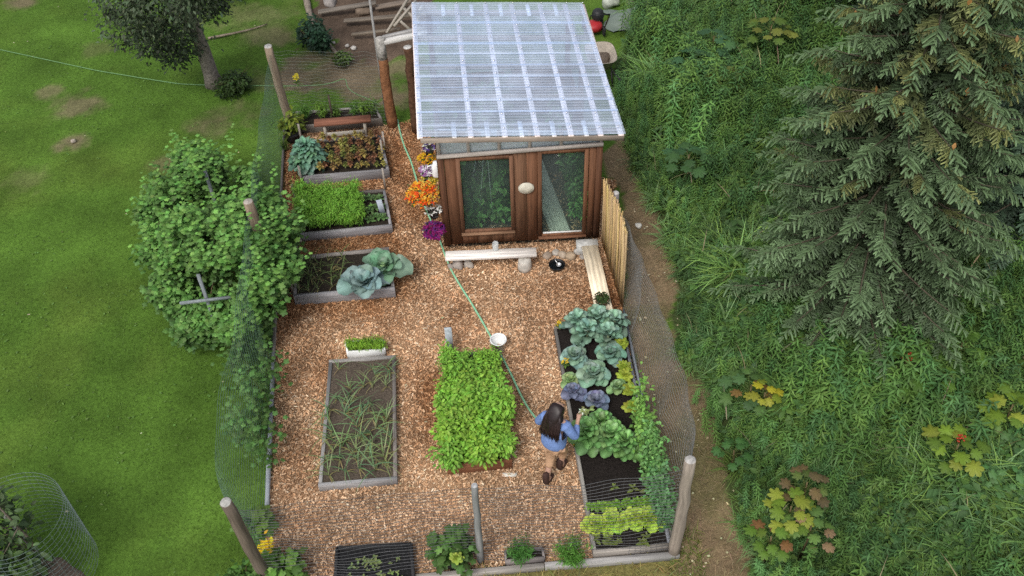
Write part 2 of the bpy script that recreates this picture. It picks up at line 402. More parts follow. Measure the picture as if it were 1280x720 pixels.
o = b.build('lawn_grass', 'leaf'); o['kind'] = 'stuff'; o['label'] = 'short mown green lawn grass around the fenced garden'
# dry grass on path and below the front rail
b = B(); n = 16000
px_, py_ = U(1.5, 5.5, n), U(4.3, 14.5, n); c, w, wp, wu = ground_cols(px_, py_); k = (wp > 0) & (wu < .5); px_, py_ = px_[k], py_[k]; n = len(px_)
b.inst(T_BLADE[0], orient(U(0, 2*PI, n), U(-.05, .35, n), 0, U(.07, .2, n), U(.06, .12, n)), np.stack([px_, py_, np.full(n, -.0)], -1), tints((.36, .275, .16), n, .3))
n = 2600; px_, py_ = U(-1.2, 2.6, n), U(4.6, 6.3, n); k = in_poly(px_, py_, [G(*p) for p in [(515, 724), (845, 699), (850, 850), (480, 850)]]); px_, py_ = px_[k], py_[k]; n = len(px_)
b.inst(T_BLADE4[1], orient(U(0, 2*PI, n), U(.1, .9, n), 0, U(.15, .35, n), U(.12, .3, n)), np.stack([px_, py_, np.full(n, -.01)], -1), tints((.25, .22, .075), n, .3, .1))
n = 700; px_, py_ = U(2.3, 2.8, n), U(5.0, 6.6, n)
b.inst(T_BLADE4[0], orient(U(0, 2*PI, n), U(.3, 1.1, n), 0, U(.08, .22, n), U(.12, .3, n)), np.stack([px_, py_, np.full(n, -.01)], -1), tints((.12, .15, .03), n, .3, .1))
o = b.build('dry_grass', 'leaf'); o['kind'] = 'stuff'; o['label'] = 'dry straw coloured grass along the trodden dirt path'
# pale petals and leaf litter
b = B(); n = 260
px_, py_ = np.concatenate([U(2.4, 4.2, 150), U(-10, -3.5, 30), U(-2, 1.2, 30)]), np.concatenate([U(5, 13, 150), U(7, 22, 30), U(6, 11, 30)])
k = ~in_poly(px_, py_, und_poly); px_, py_ = px_[k], py_[k]; n = len(px_)
b.inst(T_CHIP, orient(U(0, 6, n), U(-.3, .3, n), U(-.3, .3, n), U(.02, .045, n), U(.018, .035, n)), np.stack([px_, py_, np.full(n, .04)], -1), tints((.62, .56, .36), n, .15))
o = b.build('leaf_litter', 'leaf'); o['kind'] = 'stuff'; o['label'] = 'small pale petals and leaves scattered over path and lawn'

# =================================================================== UNDERGROWTH
def clump(nb, Lr, spread, lean, base, tipc):
    b = B()
    for T in T_BLADE4:
        n = nb//3
        ya = rng.normal(0, spread, n)+lean
        L_ = U(*Lr, n)
        b.inst(T, orient(ya, U(.55, 1.25, n), rng.normal(0, .3, n), L_, U(.40, .78, n)*1.15), np.stack([rng.normal(0, .09, n), rng.normal(0, .09, n), np.zeros(n)], -1), tints(base, n, .2)*1.0)
    return b.tmpl()
def fireweed(h, nl, L, base):
    b = B(); t = np.linspace(.2, 1, nl)
    bx, by = rng.normal(0, .08, 2)
    b.tube([(0, 0, 0), (bx*.5, by*.5, h*.6), (bx, by, h)], [.006, .005, .003], (.12, .1, .04), 4, cap=False)
    P = np.stack([bx*t*t, by*t*t, h*t], -1)
    b.inst(T_LANCE, orient(np.arange(nl)*2.4+U(-.2, .2, nl), U(-.1, .5, nl), U(-.3, .3, nl), L*(1.05-.45*t)*U(.8, 1.1, nl), L*.85), P, tints(base, nl, .12))
    return b.tmpl()
und = B(); n = 4300
gx_, gy_ = U(2.2, 15, n*3), U(3.2, 27, n*3); k = in_poly(gx_, gy_, und_poly); gx_, gy_ = gx_[k][:n*2], gy_[k][:n*2]
n = len(gx_)
typ = fbm(gx_, gy_, 2.2, 51)+rng.normal(0, .09, n)
wind = fbm(gx_, gy_, 3.0, 61)*7+1.5
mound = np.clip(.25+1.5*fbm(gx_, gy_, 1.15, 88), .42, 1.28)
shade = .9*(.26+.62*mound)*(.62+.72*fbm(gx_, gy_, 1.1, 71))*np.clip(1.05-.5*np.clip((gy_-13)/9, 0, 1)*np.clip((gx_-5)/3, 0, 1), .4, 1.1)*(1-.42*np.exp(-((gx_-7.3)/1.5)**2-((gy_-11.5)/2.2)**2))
pxy = gx_ - np.interp(gy_, [g[1] for g in sorted(und_poly[:9], key=lambda g: g[1])], [g[0] for g in sorted(und_poly[:9], key=lambda g: g[1])])
edge = np.clip(pxy/.9, .58, 1)
palg = np.array([(.20, .36, .095), (.16, .31, .11), (.23, .37, .085), (.18, .30, .115)])*1.05
grass = typ < .51
for v in range(6):
    Tm = clump(54, (.5, .95), 1.15, 0, (1, 1, 1), None)
    idx = np.nonzero(grass & (np.arange(n) % 6 == v))[0]; m = len(idx)
    ya = wind[idx]+rng.normal(0, 1.1, m); s = U(.65, 1.1, m)*edge[idx]*mound[idx]
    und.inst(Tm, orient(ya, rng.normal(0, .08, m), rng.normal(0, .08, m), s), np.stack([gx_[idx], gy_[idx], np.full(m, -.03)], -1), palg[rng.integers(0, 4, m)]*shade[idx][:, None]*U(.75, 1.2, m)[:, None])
for v in range(4):
    Tm = fireweed(.8+.08*v, 60, .17, (1, 1, 1))
    idx = np.nonzero(~grass & (np.arange(n) % 4 == v))[0]
    for rep in range(3):
        m = len(idx); ya = U(0, 6.3, m); s = U(.6, 1.15, m)*edge[idx]*mound[idx]
        und.inst(Tm, orient(ya, rng.normal(0, .12, m), rng.normal(0, .12, m), s), np.stack([gx_[idx]+rng.normal(0, .13, m), gy_[idx]+rng.normal(0, .13, m), np.full(m, -.03)], -1),
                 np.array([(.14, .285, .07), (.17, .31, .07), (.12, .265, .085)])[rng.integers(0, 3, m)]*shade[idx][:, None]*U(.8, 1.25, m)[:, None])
# leafy herbs in patches
hb = []
for v in range(4):
    b = B(); n = 46; r_ = .2*np.sqrt(U(0, 1, n)); a_ = U(0, 6.3, n); P = np.stack([np.cos(a_)*r_, np.sin(a_)*r_, .62-.9*r_+U(-.25, .06, n)], -1)
    b.inst((T_POT, T_OVAL, T_LOBE, T_OVAL)[v], orient(a_+U(-.4, .4, n), U(-.5, .3, n), U(-.3, .3, n), U(.09, .17, n)*(1.0, .8, .75, 1.1)[v]), P, tints((1, 1, 1), n, .15)*(.55+.7*P[:, 2:3])); hb.append(b.tmpl())
m0_ = fbm(gx_, gy_, 1.5, 120); pick = np.nonzero(m0_+rng.normal(0, .05, len(gx_)) > .47)[0]
for v in range(4):
    idx = pick[np.arange(len(pick)) % 4 == v]; m = len(idx)
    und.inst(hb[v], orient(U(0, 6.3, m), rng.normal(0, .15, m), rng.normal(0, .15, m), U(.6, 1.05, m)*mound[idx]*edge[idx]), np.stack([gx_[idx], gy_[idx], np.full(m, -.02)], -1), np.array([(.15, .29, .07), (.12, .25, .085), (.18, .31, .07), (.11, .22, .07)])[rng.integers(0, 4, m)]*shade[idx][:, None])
# seed heads and dead stalks
m = 420; ii_ = rng.integers(0, len(gx_), m); und.inst(T_BLADE[0], orient(U(0, 6.3, m), U(.5, 1.4, m), 0, U(.25, .6, m), U(.18, .4, m)), np.stack([gx_[ii_], gy_[ii_], U(.3, .7, m)], -1), tints((.34, .28, .17), m, .25))
# broad low leaves filling between
n2 = 9000; gx2, gy2 = U(2.2, 15, n2), U(3.2, 27, n2); k = in_poly(gx2, gy2, und_poly); gx2, gy2 = gx2[k], gy2[k]; m = len(gx2)
und.inst(T_OVAL, orient(U(0, 6.3, m), rng.normal(.1, .4, m), rng.normal(0, .4, m), U(.08, .17, m)), np.stack([gx2, gy2, U(.03, .3, m)], -1), tints((.08, .16, .04), m, .3))
o = und.build('undergrowth', 'leaf'); o['kind'] = 'stuff'; o['label'] = 'dense tall grass and fireweed growing right of the dirt path'

# =================================================================== broadleaf plants in the undergrowth
def broadleaf(name, px, py, z, nleaf, size, cols, label, berries=False, spread=.42, grp=None):
    top = G(px, py, z); root = thing(name, label, 'wild plant', (top[0], top[1], 0), grp)
    b = B(); b.tube([(top[0], top[1], 0), (top[0]+.02, top[1], z*.6), (top[0], top[1], z-.05)], [.016, .013, .01], (.13, .1, .05), 6); b.build('stem', 'bark', root, True)
    nleaf = int(nleaf*1.45); size = size*.70; spread = spread*.82; b = B(); ya = np.arange(nleaf)*2.4+U(-.3, .3, nleaf); rr = spread*np.sqrt((np.arange(nleaf)+.4)/nleaf)
    P = np.stack([top[0]+np.cos(ya)*rr*.75, top[1]+np.sin(ya)*rr*.75, z-rr*.45+U(-.06, .06, nleaf)], -1)
    for p in P: b.tube([(top[0], top[1], z-.2), (p+np.array([top[0], top[1], z-.1]))/2, p], [.006, .005, .004], (.11, .15, .04), 4, cap=False)
    cl = np.array(cols)[rng.integers(0, len(cols), nleaf)]*U(.8, 1.2, nleaf)[:, None]
    b.inst(T_BIGLOBE, orient(ya, U(-.35, .12, nleaf), U(-.25, .25, nleaf), U(.75, 1.1, nleaf)*size), P, cl)
    b.build('leaves', 'leaf', root)
    if berries:
        b = B()
        for k in range(16):
            t = rng.normal(0, .03, 2); b.blob((top[0]+t[0], top[1]+t[1], z+.04+U(0, .1)), .014, (.36, .04, .015), 4, 0)
        b.build('berries', 'plain', root, True)
GRN = [(.085, .17, .03), (.07, .15, .035), (.10, .19, .03)]; YEL = [(.42, .38, .03), (.2, .26, .03), (.30, .30, .04)]; BRN = [(.17, .12, .055), (.13, .10, .05), (.12, .17, .045)]
YG = [(.16, .25, .03), (.24, .28, .04), (.12, .2, .03)]
broadleaf('broadleaf_plant', 1133, 450, .95, 16, .34, GRN, 'broad lobed plant with large cluster of green leaves and red berries, below the tall spruce', True, .6)
broadleaf('broadleaf_plant', 1180, 465, .9, 12, .30, GRN, 'broad green lobed plant beside the red berry cluster under the spruce', False, .6)
broadleaf('broadleaf_plant', 1205, 425, .9, 10, .30, GRN, 'lobed green plant tucked at the dark foot of the spruce', False, .5)
broadleaf('broadleaf_plant', 1200, 552, .95, 11, .30, YG, 'yellow green lobed plant with red berries standing alone in the grass', True, .45)
broadleaf('broadleaf_plant', 1268, 503, .95, 9, .32, YG, 'yellow green lobed plant cut off by the right edge of the photo', False, .45)
broadleaf('broadleaf_plant', 957, 488, .8, 7, .22, YEL, 'small bright yellow leaved plant in the grass beside the dirt path', False, .25)
broadleaf('broadleaf_plant', 940, 478, .8, 9, .28, [(.07, .14, .05), (.2, .12, .04), (.08, .15, .04)], 'green broadleaf plant with browning stalk behind the bright yellow one', False, .5)
broadleaf('broadleaf_plant', 990, 630, .9, 10, .28, YG, 'large yellowing lobed plant with brown withered leaves near the path', False, .4)
broadleaf('broadleaf_plant', 1010, 600, .85, 9, .24, BRN, 'rust brown withered lobed plant behind the large yellowing one', False, .4)
broadleaf('broadleaf_plant', 1015, 655, .8, 8, .22, [(.32, .21, .12), (.12, .21, .05), (.11, .2, .05)], 'green lobed plant with one orange brown leaf beside the yellowing plant', False, .4)
broadleaf('broadleaf_plant', 965, 668, .75, 8, .24, [(.11, .2, .03), (.13, .2, .03), (.2, .1, .04)], 'bright green lobed plant with reddish centre beside the dirt path', False, .32)
broadleaf('broadleaf_plant', 1035, 490, .8, 7, .2, GRN, 'small pale green lobed plant among fireweed between spruce and path', False, .3)
broadleaf('broadleaf_plant', 965, 28, 1.1, 11, .34, [(.12, .17, .03), (.17, .19, .04), (.09, .15, .03)], 'tall yellow green lobed plant at the top edge before the dark wood', False, .6)
broadleaf('broadleaf_plant', 868, 66, 1.0, 10, .42, [(.055, .135, .06), (.06, .14, .055)], 'huge blue green leaved cow parsnip behind the greenhouse', False, .6)
broadleaf('broadleaf_plant', 893, 42, 1.0, 8, .36, [(.055, .13, .06), (.065, .145, .055)], 'blue green cow parsnip farther back than the huge one', False, .5)
broadleaf('broadleaf_plant', 862, 190, .9, 9, .34, [(.05, .12, .05), (.06, .13, .045)], 'dark broad leaved plant in tall grass level with the greenhouse eave', False, .5)
broadleaf('broadleaf_plant', 905, 85, .9, 8, .30, [(.10, .15, .035), (.14, .16, .04)], 'olive lobed plant among grass behind the greenhouse', False, .5)
broadleaf('broadleaf_plant', 918, 560, .6, 7, .2, [(.06, .15, .04)], 'small fresh green lobed plant at the edge of the dirt path', False, .3)

# =================================================================== SPRUCES
def spruce_spray(nf=13):
    b = B(); pr = lambda t: .5*(1-t)**.5*(.6+.4*t)+.06
    T = leaf_t(2, 1, lambda t: .14*(1-.5*t), bend=.5, tip=1.4)
    Tz = (T[0][:, [0, 2, 1]]*np.array([1, 1, 1]), T[1], T[2]); Tz[0][:, 2] = T[0][:, 1]; Tz[0][:, 1] = 0; Tz[0][:, 2] += T[0][:, 2]
    t = np.linspace(.08, .95, nf); sd = np.where(np.arange(nf) % 2, 1, -1)
    P = np.stack([t, 0*t, -.12*t*t], -1)
    ln = (.52-.28*t)*U(.65, 1.35, nf)
    ln = np.append(ln, .3); P = np.concatenate([P, [(.95, 0, -.11)]]); ya = np.append(sd*U(.45, 1.05, nf), 0)
    for TT in (T, Tz):
        b.inst(TT, orient(ya, U(-.45, .15, nf+1), 0, ln, .36), P, np.ones((nf+1, 3)))
    b.tube([(0, 0, 0), (.5, 0, -.03), (1, 0, -.12)], [.012, .009, .004], (.45, .35, .25), 4, cap=False)
    return b.tmpl()
SPR = [spruce_spray(n) for n in (6, 7, 8)]
def spruce(loc, H, R, label, base, conecol=None, dens=1.0, zmax=None, skirt=1.05, sz=1.0):
    root = thing('spruce_tree', label, 'tree', loc)
    b = B(); zt = np.linspace(-.1, H, 14)
    b.tube(np.stack([loc[0]+0*zt+.03*np.sin(zt), loc[1]+.03*np.cos(zt*1.3), zt], -1), .02+.15*(1-zt/H)**1*R/2, (.13, .1, .08), 10, wob=.1); b.build('trunk', 'bark', root, True)
    cr = B(); zz = skirt
    Ps, Ya, Pi, Ro, Ls, Cs = [], [], [], [], [], []
    while zz < H-.15:
        L = R*(1-zz/H)**.62*(.85 if zz < .5 else 1)+.12
        nb = int(11*dens) if zz < H*.75 else 6
        a0 = U(0, 6.3)
        for k in range(nb):
            a = a0+2*PI*k/nb+U(-.25, .25); l = L*U(.62, 1.15); e = .12-.5*(1-zz/H)
            m = max(4, int(l/.056)); t = np.linspace(.12, 1, m)
            zb = zz+l*(e*t*.75+.18*t*t)-.08*l
            xb, yb = loc[0]+np.cos(a)*l*t, loc[1]+np.sin(a)*l*t
            cr.tube(np.stack([np.concatenate([[loc[0]], xb]), np.concatenate([[loc[1]], yb]), np.concatenate([[zz-.02], zb])], -1), np.linspace(.022, .005, m+1)*(.5+l/2), (.12, .10, .07), 4, cap=False)
            for s in (-1, 1):
                ya = a+s*U(.3, 1.35, m)*(1-.45*t**2)
                Ps.append(np.stack([xb, yb, zb], -1)); Ya.append(ya); Pi.append(rng.normal(-.40, .45, m)); Ro.append(s*U(-.1, .5, m))
                Ls.append((.14+.10*np.sin(PI*np.clip(t, .1, .9)))*min(1, .45+l*.5)*U(.65, 1.35, m)*sz)
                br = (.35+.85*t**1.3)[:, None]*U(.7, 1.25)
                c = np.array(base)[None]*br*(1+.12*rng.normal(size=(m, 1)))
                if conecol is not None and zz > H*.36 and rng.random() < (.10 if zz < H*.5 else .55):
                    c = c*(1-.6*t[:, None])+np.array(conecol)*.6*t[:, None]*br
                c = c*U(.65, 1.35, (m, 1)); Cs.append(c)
            Ps.append(np.array([[xb[-1], yb[-1], zb[-1]]])); Ya.append(np.array([a])); Pi.append(np.array([-.1])); Ro.append(np.array([0.])); Ls.append(np.array([.34*min(1, l)*sz])); Cs.append(np.array(base)[None]*1.3)
        zz += U(.17, .26)/dens
    P, Y_, Pt, R_, L_, Cc = map(np.concatenate, (Ps, Ya, Pi, Ro, Ls, Cs)); n = len(P)
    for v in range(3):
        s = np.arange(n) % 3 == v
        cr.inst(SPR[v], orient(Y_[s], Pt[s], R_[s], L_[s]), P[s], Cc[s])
    if conecol is not None:
        s = rng.random(n) < .06; s &= P[:, 2] > H*.5; m = s.sum()
        cr.inst(leaf_t(2, 2, lance(.3), bend=.2), orient(U(0, 6, m), U(-1.4, -.9, m), 0, U(.06, .1, m)), P[s]+rng.normal(0, .05, (m, 3)), tints((.34, .17, .06), m, .2))
    cr.build('crown', 'needle', root)
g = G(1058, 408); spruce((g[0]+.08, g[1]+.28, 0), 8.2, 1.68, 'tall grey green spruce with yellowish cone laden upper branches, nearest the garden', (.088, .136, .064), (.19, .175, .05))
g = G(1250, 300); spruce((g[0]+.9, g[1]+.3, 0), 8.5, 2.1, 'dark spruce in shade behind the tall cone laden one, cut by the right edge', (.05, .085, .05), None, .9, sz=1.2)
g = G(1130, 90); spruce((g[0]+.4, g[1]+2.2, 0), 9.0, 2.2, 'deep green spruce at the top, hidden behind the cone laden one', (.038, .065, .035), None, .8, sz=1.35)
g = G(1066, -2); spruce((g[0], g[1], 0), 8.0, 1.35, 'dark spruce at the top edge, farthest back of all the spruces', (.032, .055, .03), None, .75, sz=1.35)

# =================================================================== APPLE TREE, BUSHES, SHRUB
def leafy(b, lobes, n, T, size, base, dark=.45, var=.2, up=.35, shell=.55, jit=.22):
    """leaves spread through lobes (centre, rx, rz); darker inside and low"""
    w = np.array([l[1]**2 for l in lobes]); w = w/w.sum(); id_ = rng.choice(len(lobes), n, p=w)
    d = rng.normal(size=(n, 3)); d /= np.linalg.norm(d, axis=1)[:, None]
    r = (shell+(1-shell)*rng.random(n)**.8)*(1+jit*rng.normal(size=n))
    Cn = np.array([l[0] for l in lobes])[id_]; rx = np.array([l[1] for l in lobes])[id_]; rz = np.array([l[2] for l in lobes])[id_]
    P = Cn+d*r[:, None]*np.stack([rx, rx, rz], -1)
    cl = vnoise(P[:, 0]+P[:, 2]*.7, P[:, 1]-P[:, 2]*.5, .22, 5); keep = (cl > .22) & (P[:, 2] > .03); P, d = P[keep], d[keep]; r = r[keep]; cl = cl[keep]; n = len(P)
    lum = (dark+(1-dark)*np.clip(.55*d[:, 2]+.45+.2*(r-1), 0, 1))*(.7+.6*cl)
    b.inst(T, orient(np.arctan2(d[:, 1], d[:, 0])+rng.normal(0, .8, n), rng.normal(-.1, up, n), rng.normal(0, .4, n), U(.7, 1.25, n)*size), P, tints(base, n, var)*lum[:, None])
tb = G(268, 104); root = thing('apple_tree', 'dark leafed apple tree with a leaning grey trunk on the lawn', 'tree', tb)
b = B(); tp = G(236, 18, 1.75)
pts = [tb+np.array([0, 0, -.05]), tb+(tp-tb)*.12, tb+(tp-tb)*.5+np.array([.03, 0, 0]), tp, G(230, -25, 2.6)]
b.tube(pts, [.22, .16, .135, .125, .09], (.22, .19, .165), 14, wob=.12)
b.tube([tp, G(195, -10, 2.3), G(165, 10, 2.2)], [.08, .06, .02], (.2, .17, .15), 8); b.tube([tp, G(262, -20, 2.7), G(285, -30, 2.9)], [.08, .05, .02], (.2, .17, .15), 8)
b.tube([tb+(tp-tb)*.7, G(225, 25, 1.6), G(214, 55, 1.1)], [.05, .035, .01], (.18, .15, .13), 6)
b.build('trunk', 'bark', root, True)
b = B()
lob = [(G(148, 2, 2.5), .5, .42), (G(190, 5, 2.6), .65, .5), (G(165, 32, 2.1), .55, .4), (G(210, 40, 1.6), .5, .55), (G(215, 62, .95), .42, .42), (G(240, -5, 3.0), .6, .5), (G(268, -14, 3.0), .42, .4),
       (G(205, 18, 2.3), .6, .5), (G(185, 50, 1.5), .4, .35), (G(228, 48, 1.3), .4, .5), (G(165, -35, 3), .6, .55), (G(240, -50, 3.6), .9, .7), (G(200, -60, 3.4), .9, .7), (G(262, 3, 2.6), .38, .3)]
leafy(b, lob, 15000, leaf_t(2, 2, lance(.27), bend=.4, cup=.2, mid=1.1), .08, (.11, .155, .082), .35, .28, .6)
b.build('crown', 'leaf', root)
def bush(px, py, rx, h, n, base, size, label, T=T_OVAL):
    g = G(px, py); root = thing('bush', label, 'bush', g); b = B()
    lob = [(g+np.array([U(-1, 1)*rx*.55, U(-1, 1)*rx*.5, h*U(.35, .75)]), rx*U(.4, .6), h*.4) for _ in range(6)]
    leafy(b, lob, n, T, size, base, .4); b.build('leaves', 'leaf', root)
    b = B()
    for k in range(7): b.tube([g, g+np.array([U(-1, 1)*rx*.4, U(-1, 1)*rx*.4, h*.5]), g+np.array([U(-1, 1)*rx*.8, U(-1, 1)*rx*.8, h*.9])], [.01, .008, .003], (.12, .09, .05), 5)
    b.build('stems', 'bark', root)
bush(300, 112, .45, .4, 1500, (.055, .10, .025), .07, 'low green bush at the foot of the apple trunk')
bush(393, 62, .42, .7, 1500, (.035, .085, .045), .09, 'dark blue green bush beside the dug earth bank')
bush(425, 80, .3, .25, 500, (.09, .15, .03), .07, 'small light green weed clump at the end of the fallen branch')
bush(305, -8, .7, .8, 1500, (.035, .075, .025), .08, 'dark shrub at the top edge right of the apple tree')
# berry shrub
root = thing('berry_bush', 'big leafy currant bush spilling over the net fence beside the lawn', 'bush', G(270, 380))
pl = [(215, 235, 1.1), (255, 215, 1.2), (300, 232, 1.1), (232, 285, 1.2), (280, 275, 1.3), (322, 262, 1.1), (225, 335, .85), (275, 325, 1.1), (320, 320, 1.2), (235, 378, .5), (285, 388, .55), (325, 370, 1.0), (330, 345, .8), (250, 405, .4), (305, 410, .5), (200, 265, .6), (205, 310, .5), (215, 360, .4), (265, 250, .7), (348, 330, .85), (245, 205, .9), (345, 292, 1.0), (300, 300, 1.35), (255, 300, 1.25)]
lob = [(G(*p), U(.28, .44), U(.26, .40)) for p in pl]
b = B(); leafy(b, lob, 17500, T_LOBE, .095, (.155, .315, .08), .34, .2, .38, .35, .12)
# upright shoots break the outline
for k in range(210):
    p = pl[rng.integers(len(pl))]; p = (p[0]+U(-22, 22), p[1]+U(-22, 18), p[2]); c0 = G(p[0], p[1], p[2]+.2); m = 9
    if 222 < p[0] < 300 and p[1] > 345: continue
    t = np.linspace(0, 1, m); dr = rng.normal(0, .18, 2)
    P = np.stack([c0[0]+dr[0]*t, c0[1]+dr[1]*t, c0[2]+.42*t], -1)
    b.inst(T_LOBE, orient(np.arange(m)*2.4+U(0, 6), U(-.2, .35, m), U(-.3, .3, m), U(.055, .12, m)*(1.1-.4*t)), P, tints((.17, .34, .08), m, .14)*(.75+.45*t)[:, None])
b.build('leaves', 'leaf', root)
b = B()
for k in range(34):
    p = pl[rng.integers(len(pl))]; e = G(*p); s = e.copy(); s[2] = 0; s[:2] += rng.normal(0, .25, 2); b.tube([s, (s+e)/2+np.array([0, 0, .1]), e], [.012, .009, .004], (.14, .1, .06), 5, cap=False)
b.build('stems', 'bark', root)
# trailing plant along the left net
root = thing('vine', 'sparse leafy vine climbing the net fence in front of the currant bush', 'vine', G(318, 500)); b = B(); bs = B()
for k in range(40):
    e = G(U(278, 335), U(430, 545), U(.2, 1.1)); s0 = e.copy(); s0[2] = 0; s0[0] += .15
    bs.tube([s0, (s0+e)/2+rng.normal(0, .06, 3), e], [.006, .005, .003], (.1, .13, .05), 4, cap=False); m = 16; t = U(.2, 1, m)[:, None]
    b.inst(T_LOBE, orient(U(0, 6.3, m), U(-.4, .4, m), U(-.4, .4, m), U(.05, .1, m)), s0+(e-s0)*t+rng.normal(0, .08, (m, 3)), tints((.11, .22, .06), m, .25))
bs.build('stems', 'bark', root); b.build('leaves', 'leaf', root)
# steel T supports in the shrub
for (cpx, cpy, z0, zt, wpx, zlow, lab) in ((258, 374, 1.0, 1.5, 30, .22, 'grey T shaped plant support with two crossbars in the front of the currant bush'), (268, 252, .9, 1.55, 18, None, 'grey upright plant support nearly buried in the back of the currant bush')):
    g = G(cpx, cpy, z0); gb = np.array([g[0], g[1], 0]); root = thing('plant_support', lab, 'plant support', gb)
    b = B(); b.bar(gb, gb+np.array([0, 0, zt]), .05, .04, (.20, .22, .23), up=(0, 1, 0)); b.build('post', 'rough', root)
    d = np.array([.38, .02, 0])
    if zlow is not None:
        b = B(); b.bar(g-d+np.array([0, -.04, 0]), g+d+np.array([0, -.04, 0]), .04, .04, (.24, .27, .28)); b.build('crossbar', 'rough', root)
    if zlow is not None:
        h = np.array([gb[0], gb[1]-.04, zlow]); b = B(); b.bar(h-d*1.1-np.array([.12, 0, 0]), h+d*.6, .045, .05, (.27, .30, .31)); b.build('crossbar', 'rough', root)

# =================================================================== FENCES
def lerp_poly(P, t):
    P = np.asarray(P, float); s = np.linspace(0, 1, len(P)); return np.stack([np.interp(t, s, P[:, k]) for k in range(3)], -1)
def resample(P, n):
    P = np.asarray(P, float); d = np.concatenate([[0], np.cumsum(np.linalg.norm(np.diff(P, axis=0), axis=1))]); s = np.linspace(0, d[-1], n)
    return np.stack([np.interp(s, d, P[:, k]) for k in range(3)], -1)
def smooth_path(P, n):
    P = resample(P, n)
    for _ in range(3): P[1:-1] = (P[:-2]+2*P[1:-1]+P[2:])/4
    return P
def net(base, top, nh, nv, col, rh, rv, parent, belly=(0, 0), name='netting'):
    n = 50; A = resample(base, n); T = smooth_path(top, n); b = B(); bel = np.array([belly[0], belly[1], 0])
    ph = U(0, 6)
    def pt(i, v):
        w = math.sin(PI*v)
        s = np.linspace(0, 1, n)
        return A*(1-v)+T*v+bel*w*np.abs(np.sin(s*3*PI+ph))[:, None]**.6+np.stack([.015*np.sin(s*43+v*9), .015*np.cos(s*37+v*7), .012*np.sin(s*29+v*15)], -1)
    for k in range(nh+1):
        v = k/nh; b.tube(pt(0, v), rh, np.asarray(col)*U(.8, 1.25), 3, cap=False)
    vs = np.linspace(0, 1, 9); grid = np.stack([pt(0, v) for v in vs], 0)
    for k in range(nv+1):
        f = k/nv*(n-1); i0 = min(int(f), n-2); r = f-i0
        b.tube(grid[:, i0]*(1-r)+grid[:, i0+1]*r, rv, np.asarray(col)*.8, 3, cap=False)
    return b.build(name, 'wire', parent)
def post(parent, base, top, r, col, name='post', capcol=(.45, .44, .42), m='wood', rtop=None):
    base = np.asarray(base, float); top = np.asarray(top, float); t = np.linspace(0, 1, 9)[:, None]
    pts = base+(top-base)*t; cols = np.tile(np.asarray(col, float), (9, 1))
    pts[1:-1, :2] += rng.normal(0, r*.10, (7, 2))
    rr = np.linspace(r*1.12, rtop or r*.95, 9); ax = nrm(top-base)
    pts = np.concatenate([pts, [pts[-1]+ax*r*.12]]); rr = np.append(rr, rr[-1]*.85); cols = np.concatenate([cols, [capcol]])
    b = B(); b.tube(pts, rr, cols, 14, wob=.1); return b.build(name, m, parent, False)
bl_b, bl_t = G(336, 728), G(282, 628, 2.1)
ml_b, ml_t = G(346, 365), G(310, 252, 2.0)
tl_b, tl_t = G(361, 150), G(335, 58, 1.75)
rc_b, rc_t = G(842, 694), G(863, 575, 2.16)
bs_t = G(770, 241, 1.52); bs_b = np.array([bs_t[0], bs_t[1], 0])
st_b, st_t = G(601, 703), G(593, 607, 1.72)
LOG = (.27, .20, .15); GLOG = (.25, .22, .20)
fl = thing('wire_fence', 'slack green wire net fence with three log posts between lawn and garden', 'fence', G(338, 500), 'net fences around the garden')
post(fl, bl_b, bl_t, .072, (.17, .13, .105), capcol=(.40, .39, .36)); post(fl, ml_b, ml_t, .08, LOG, capcol=(.36, .32, .28)); post(fl, tl_b, tl_t, .08, (.30, .23, .17))
up = lambda p, z: np.array([p[0], p[1], z])
net([bl_b, G(333, 666), G(343.5, 445), G(356, 167), tl_b], [bl_t-[0, 0, .15], G(266, 575, 1.9), G(272, 500, 1.85), G(292, 420, 1.8), G(300, 340, 1.85), ml_t-[0, 0, .1], G(318, 200, 1.75), tl_t-[0, 0, .15]], 26, 110, (.13, .21, .17), .0028, .0014, fl, (-.05, 0))
b = B(); b.bar(G(333.5, 668, .01), G(343, 445, .01), .05, .10, (.34, .37, .40)); b.build('rail', 'wood', fl)
b = B(); b.bar(G(343, 443, .01), G(356, 167, .01), .04, .09, (.22, .2, .18)); b.build('rail', 'wood', fl)
ff = thing('wire_fence', 'see through grey wire net fence along the bottom of the garden with one thin stake', 'fence', G(600, 712), 'net fences around the garden')
post(ff, st_b, st_t, .042, (.22, .22, .22), capcol=(.42, .42, .42))
net([bl_b, G(470, 726), st_b, rc_b], [bl_t-[0, 0, .2], G(440, 622, 1.72), st_t-[0, 0, .06], G(735, 606, 1.66), rc_t-[0, 0, .2]], 26, 70, (.16, .16, .17), .0034, .0014, ff, (0, .03))
b = B(); b.bar(G(500, 727, -.005), G(680, 711, -.005), .07, .10, (.34, .31, .28)); b.bar(G(681, 711, -.005), G(848, 697, -.005), .075, .11, (.40, .385, .37)); b.build('rail', 'wood', ff)
fr = thing('wire_fence', 'bulging grey wire net fence with a thick weathered corner post along the dirt path', 'fence', G(805, 520), 'net fences around the garden')
post(fr, rc_b, rc_t, .070, (.30, .25, .21), capcol=(.40, .385, .36)); post(fr, bs_b, bs_t, .055, (.30, .27, .27), capcol=(.5, .48, .46))
net([rc_b, G(800, 500), G(779, 392), bs_b], [rc_t-[0, 0, .08], G(870, 545, 1.95), G(856, 470, 1.85), G(828, 390, 1.8), G(797, 310, 1.7), bs_t-[0, 0, .1]], 26, 80, (.25, .25, .24), .0034, .0016, fr, (.10, 0))
